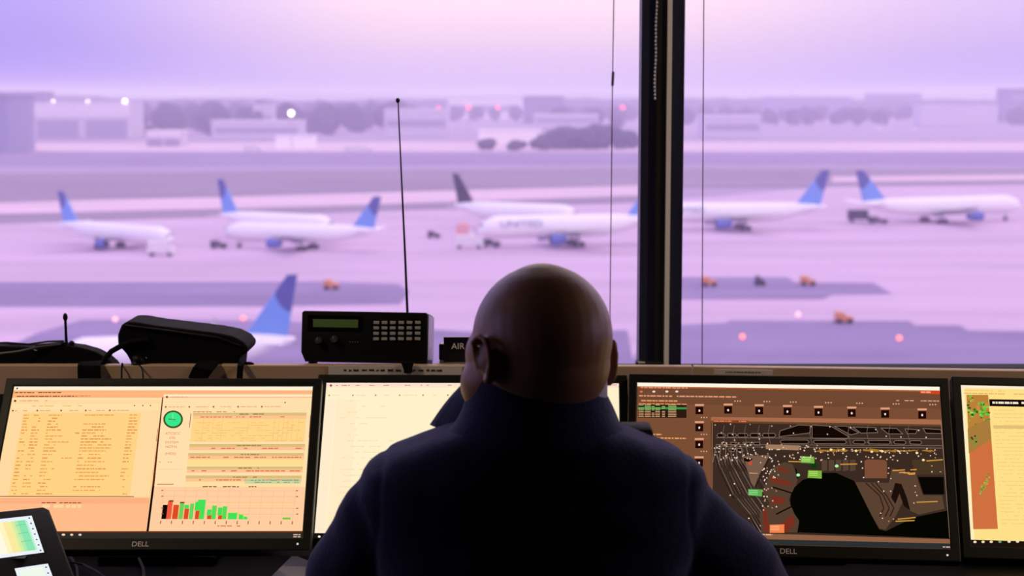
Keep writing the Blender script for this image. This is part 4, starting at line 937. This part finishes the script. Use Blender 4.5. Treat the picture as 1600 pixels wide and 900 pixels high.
for k, (px, py, h_) in enumerate(((870, 232, 13), (895, 233, 16), (920, 233, 17), (945, 232, 17), (965, 232, 14), (985, 231, 9), (760, 234, 8), (810, 235, 7), (845, 235, 8), (225, 212, 11), (1160, 204, 9))):
    p = G(px, py); tree(p.x, p.y, h_, k+2, 1.4, 'dark leafy tree in the clump left of the pillar' if 860 < px < 990 else 'small bushy tree standing alone before the far buildings', 'tree clump by the pillar' if 860 < px < 990 else 'single far bushes')
# low hills on the horizon
b = MB(); xs = [(-1500+k*12) for k in range(250)]
V = [[b.bm.verts.new((x, 3250, GZ-2)) for x in xs], [b.bm.verts.new((x, 3300, -4.5+noise.noise(Vector((x*.004, 7, 0)))*11+noise.noise(Vector((x*.03, 2, 0)))*3.5)) for x in xs], [b.bm.verts.new((x, 3500, GZ-2)) for x in xs]]
for r0, r1 in zip(V, V[1:]):
    for k in range(249): b.bm.faces.new((r0[k], r0[k+1], r1[k+1], r1[k]))
struct(b.build('hills', ground_mat('near_hill_wood', (.10, .11, .14, 1)), smooth=True))
b = MB(); xs = [(-4200+k*150) for k in range(57)]
rf = [(x, 7600, GZ-2) for x in xs]; rt_ = [(x, 7900, 1.5+noise.noise(Vector((x*.0016, 3, 0)))*18+noise.noise(Vector((x*.006, 9, 0)))*8+6) for x in xs]; rb = [(x, 8600, GZ-2) for x in xs]
V = [[b.bm.verts.new(p) for p in r] for r in (rf, rt_, rb)]
for r0, r1 in zip(V, V[1:]):
    for k in range(56): b.bm.faces.new((r0[k], r0[k+1], r1[k+1], r1[k]))
struct(b.build('hills', ground_mat('hill_wood', (.12, .13, .14, 1)), smooth=True))

# ------------------------------------------------------------------ the seated man
skin = mat('skin', rgb(172, 120, 80), .42, noise_amt=.06, noise_scale=25, spec=.5)
skin.node_tree.nodes['Principled BSDF'].inputs['Subsurface Weight'].default_value = .0
m_jkt = mat('navy_fabric', rgb(22, 28, 58), .85, noise_amt=.08, noise_scale=200, bump=.5, spec=.2)
_b = m_jkt.node_tree.nodes['Principled BSDF']; _b.inputs['Sheen Weight'].default_value = .35; _b.inputs['Sheen Roughness'].default_value = .4; _b.inputs['Sheen Tint'].default_value = (.5, .55, 1, 1)
m_trs = mat('trousers', rgb(24, 24, 30), .9); m_shirt = mat('white_shirt', rgb(200, 195, 205), .8)
BX = .028
man = thing('person', 'bald man in navy jacket, seen from behind, sitting at the desk', 'person', (BX, 2.0, 0)); LM = man.location.copy()
HC = Vector((.0335, 1.975, 1.209)); HR = Matrix.Translation(HC) @ Matrix.Rotation(R_(29), 4, 'Z') @ Matrix.Rotation(R_(-14), 4, 'X') @ Matrix.Rotation(R_(2), 4, 'Y')
b = MB()
def hb(c, r, M2=None): b.ball(HR @ Vector(c), 1, 32, r, HR.to_3x3().to_4x4() @ (M2 or Matrix()))
hb((0, -.006, .003), (.081, .094, .087)); hb((0, .01, -.02), (.079, .088, .082)); hb((0, -.008, -.030), (.077, .080, .068))
hb((-.002, -.012, .045), (.052, .06, .046))
hb((0, .035, -.06), (.054, .050, .050)); hb((0, .052, -.100), (.038, .036, .026)); hb((0, .06, -.052), (.05, .036, .05))      # jaw, chin, face
for s_ in (-1, 1):
    hb((s_*.054, .042, -.046), (.030, .042, .038)); hb((s_*.046, .035, -.012), (.031, .045, .04)); hb((s_*.033, .078, -.035), (.022, .016, .018)); hb((s_*.030, .086, .005), (.024, .010, .008))
    hb((s_*.030, .083, -.010), (.012, .012, .010))                                                                                    # eyeball under lid
b.tube([HR @ Vector(p) for p in ((0, .093, -.005), (0, .104, -.03), (0, .112, -.046))], [.008, .010, .013], 12)                    # nose
hb((0, .098, -.048), (.017, .010, .008)); hb((0, .094, -.070), (.022, .008, .005)); hb((0, .092, -.079), (.019, .008, .006))     # nostrils and lips
# ears
for s_ in (-1, 1):
    E_ = Matrix.Translation((s_*(.0805 if s_ < 0 else .080), -.016 if s_ < 0 else -.006, -.021 if s_ < 0 else -.030)) @ Matrix.Rotation(s_*R_(-16), 4, 'Z') @ Matrix.Rotation(R_(-4), 4, 'X') @ Matrix.Scale(.86, 4)
    P = [(s_*.004, .016, -.012), (s_*.006, .018, .008), (s_*.012, .012, .026), (s_*.014, -.002, .032), (s_*.016, -.016, .024), (s_*.016, -.021, .008), (s_*.014, -.018, -.010), (s_*.010, -.010, -.024), (s_*.006, -.001, -.030), (s_*.004, .006, -.026)]
    b.tube([HR @ E_ @ Vector(p) for p in P], [.0045, .0045, .0045, .0045, .0045, .0045, .0045, .006, .0065, .005], 10)
    b.ball(HR @ E_ @ Vector((s_*.004, -.003, .002)), 1, 16, (.004, .017, .026), (HR @ E_).to_3x3().to_4x4())
    b.ball(HR @ E_ @ Vector((0, .004, -.006)), 1, 16, (.010, .012, .020), (HR @ E_).to_3x3().to_4x4())
# neck, inner trunk, arms, hands, legs
b.tube([(.035, 1.97, 1.20), (.035, 1.965, 1.13), (.033, 1.98, 1.06), (.03, 2.0, 1.0)], [.066, .066, .066, .075], 24)
b.tube([(.03, 2.0, 1.05), (.03, 2.0, .95), (.03, 2.0, .75), (.03, 1.99, .56)], [.07, .12, .12, .13], 24, (1.3, .85))
def limb(mb, pts, rr, n=16):
    mb.tube(pts, rr, n)
    for p, r in zip(pts, rr): mb.ball(p, r*.99, 16)
ARM = {}
for s_ in (-1, 1):
    sh = Vector((BX+s_*(.172 if s_ > 0 else .184), 2.0, .992)); el = Vector((BX+s_*(.312 if s_ > 0 else .250), 2.10, .80)); wr_ = Vector((BX+s_*.17, 2.36, .765)); ARM[s_] = (sh, el, wr_)
    limb(b, [sh, el], [.04, .034]); limb(b, [el, wr_], [.034, .025])
    pc = wr_+Vector((-s_*.012, .055, -.008)); b.ball(pc, 1, 16, (.040, .046, .015))
    for k, (fx, fl) in enumerate(((-.030, .060), (-.010, .070), (.011, .065), (.030, .050))):
        q0 = pc+Vector((fx, .030, 0)); q1 = q0+Vector((fx*.15, fl*.5, .004)); q2 = q1+Vector((0, fl*.3, -.010)); q3 = q2+Vector((0, fl*.18, -.012))
        limb(b, [q0, q1, q2, q3], [.0088, .0082, .0075, .0068], 10)
    q0 = pc+Vector((-s_*.028, -.022, 0)); q1 = q0+Vector((-s_*.026, .024, -.004)); q2 = q1+Vector((-s_*.008, .028, -.006)); limb(b, [q0, q1, q2], [.011, .0095, .008], 10)
    hp = Vector((BX+s_*.095, 2.0, .53)); kn = Vector((BX+s_*.13, 2.43, .50)); an_ = Vector((BX+s_*.13, 2.50, .10))
    limb(b, [hp, kn], [.075, .055]); limb(b, [kn, an_], [.052, .036]); b.ball(an_+Vector((0, .06, -.045)), 1, 16, (.042, .12, .04))
o = b.build('body', skin, man, LM); voxel(o, .0032, 5)
# jacket
b = MB(); rings = []
for z, hw_, hd, cy in ((1.112, .080, .082, 1.985), (1.100, .108, .092, 1.99), (1.087, .140, .102, 1.995), (1.070, .178, .110, 2.0), (1.048, .209, .116, 2.0), (1.01, .217, .122, 2.0), (.96, .205, .125, 2.0), (.90, .188, .128, 2.0), (.75, .18, .132, 2.0), (.62, .185, .14, 1.99), (.50, .19, .145, 1.985)):
    ring = []
    for k in range(40):
        a = 2*math.pi*k/40; c, s__ = math.cos(a), math.sin(a); p = 2.5
        ring.append((BX-.001+hw_*math.copysign(abs(c)**(2/p), c), cy+hd*math.copysign(abs(s__)**(2/p), s__), z))
    rings.append(ring)
b.loft(rings)
for s_ in (-1, 1):
    sh, el, wr_ = ARM[s_]; R1 = .060 if s_ < 0 else .062
    mid = (sh+el)/2+Vector((s_*.012, -.01, .01))
    limb(b, [sh+Vector((-s_*.03, 0, .0)), sh+Vector((s_*.0, 0, -.012)), mid, el], [.062, R1, .057, .053], 24)
    limb(b, [el, (el+wr_)/2, wr_+Vector((0, -.02, 0))], [.052, .046, .038], 20)
o = b.build('jacket', m_jkt, man, LM); voxel(o, .005, 10)
NRM = [v.normal.copy() for v in o.data.vertices]
for v, n in zip(o.data.vertices, NRM):
    p = v.co + LM
    f = noise.noise(Vector((p.x*9, p.y*9, p.z*16)))*.0045 + noise.noise(Vector((p.x*26, p.y*22, p.z*30)))*.0018
    sx = p.x-BX
    # raised yoke and sleeve seams
    f += -.0022*math.exp(-((abs(sx)-.185-.15*max(0, 1.0-p.z))/.004)**2) if p.z > .9 else 0
    v.co += n*f
# stand-up collar, open at the front with spread corners
def collar(cxo, prof, m, name, front=150, th=.004, flare=0.):
    rings = []; N = 48
    for k in range(N+1):
        a = R_(-front+2*front*k/N)                       # 0 = back
        f_ = max(0, (abs(math.degrees(a))-55)/(front-55)); col = []
        for (rx, ry, z) in prof:
            up_ = (z-prof[0][2])/(prof[-1][2]-prof[0][2])
            ex = 1+flare*f_*up_
            col.append(Vector((BX+cxo+rx*ex*math.sin(a), 1.985-ry*math.cos(a)*1.0, z-.030*f_*up_)))
        rings.append(col)
    b = MB(); V = [[b.bm.verts.new(p) for p in r] for r in rings]
    for a_, c_ in zip(V, V[1:]):
        for k in range(len(prof)-1): b.bm.faces.new((a_[k], c_[k], c_[k+1], a_[k+1]))
    o = b.build(name, m, man, LM, smooth=2); md = o.modifiers.new('s', 'SOLIDIFY'); md.thickness = th; md.offset = 0
    sb = o.modifiers.new('u', 'SUBSURF'); sb.levels = sb.render_levels = 1
    return o
collar(.002, [(.112, .100, 1.088), (.094, .094, 1.108), (.085, .090, 1.128), (.079, .086, 1.150), (.073, .084, 1.168), (.064, .080, 1.183), (.060, .076, 1.185)], m_jkt, 'collar', 145, .007, .12)
collar(.020, [(.066, .072, 1.10), (.066, .074, 1.17), (.066, .074, 1.199)], m_shirt, 'shirt_collar', 150, .003)
def lapel(T1, T2, B2, B1, name):
    b = MB(); n = 8; g = []
    for i_ in range(n+1):
        u = i_/n; a = Vector(T1).lerp(Vector(T2), u); c = Vector(B1).lerp(Vector(B2), u); row = []
        for j_ in range(n+1):
            w_ = j_/n; p = a.lerp(c, w_); p += Vector((0, -.010*math.sin(math.pi*u)*(1-w_*.5), .003*math.sin(math.pi*w_))); row.append(b.bm.verts.new(p))
        g.append(row)
    for i_ in range(n):
        for j_ in range(n): b.bm.faces.new((g[i_][j_], g[i_+1][j_], g[i_+1][j_+1], g[i_][j_+1]))
    o = b.build(name, m_jkt, man, LM, smooth=2); md = o.modifiers.new('s', 'SOLIDIFY'); md.thickness = .008; md.offset = 0
lapel((-.035, 2.00, 1.146), (-.060, 2.05, 1.140), (-.101, 2.075, 1.085), (-.050, 1.99, 1.085), 'lapel')
lapel((.098, 2.00, 1.148), (.108, 2.05, 1.140), (.133, 2.07, 1.088), (.112, 1.99, 1.085), 'lapel')
b = MB(); b.box((.150, 2.045, 1.083), (.05, .05, .018), Matrix(), .006); b.build('shoulder_flap', mat('flap_black', rgb(12, 12, 16), .8), man, LM, smooth=True)
b = MB(); b.tube([(BX+s_*0, 1.99, .52) for s_ in (0,)]*1+[(BX, 1.99, .60)], [.145, .15], 24, (1.3, .95))
for s_ in (-1, 1):
    limb(b, [Vector((BX+s_*.095, 2.0, .54)), Vector((BX+s_*.13, 2.43, .51))], [.09, .07]); limb(b, [Vector((BX+s_*.13, 2.43, .51)), Vector((BX+s_*.13, 2.50, .12))], [.068, .055])
o = b.build('trousers', m_trs, man, LM); voxel(o, .008, 4)
for s_ in (-1, 1):
    b = MB(); x = BX+s_*.13; b.ball((x, 2.56, .045), 1, 20, (.050, .145, .045)); b.ball((x, 2.49, .08), 1, 16, (.045, .06, .05)); o = b.build('shoe', m_cblk, man, LM); voxel(o, .006, 3)
# chair under him
ch = thing('office_chair', 'low black swivel chair the man sits on', 'chair', (BX, 1.98, 0)); Lh = ch.location.copy()
MB().box((BX, 2.03, .405), (.48, .46, .07), None, .03, 3).build('seat', m_cblk, ch, Lh, smooth=True)
MB().box((BX, 1.81, .66), (.42, .05, .34), None, .024, 3).build('backrest', m_cblk, ch, Lh, smooth=True)
MB().box((BX, 1.80, .45), (.06, .02, .2), None, .006).build('back_bracket', m_cblk, ch, Lh)
MB().cyl((BX, 1.98, .09), (BX, 1.98, .38), .03).build('gas_column', m_cblk, ch, Lh, smooth=True)
for k in range(5):
    a = 2*math.pi*k/5+.3; e_ = Vector((BX+.28*math.cos(a), 1.98+.28*math.sin(a), .07)); lg = MB().tube([(BX, 1.98, .10), e_], [.024, .016], 8).build('leg', m_cblk, ch, Lh)
    MB().cyl(e_+Vector((0, -.015, -.04)), e_+Vector((0, .015, -.04)), .03).build('castor', m_cblk, lg, Lh)
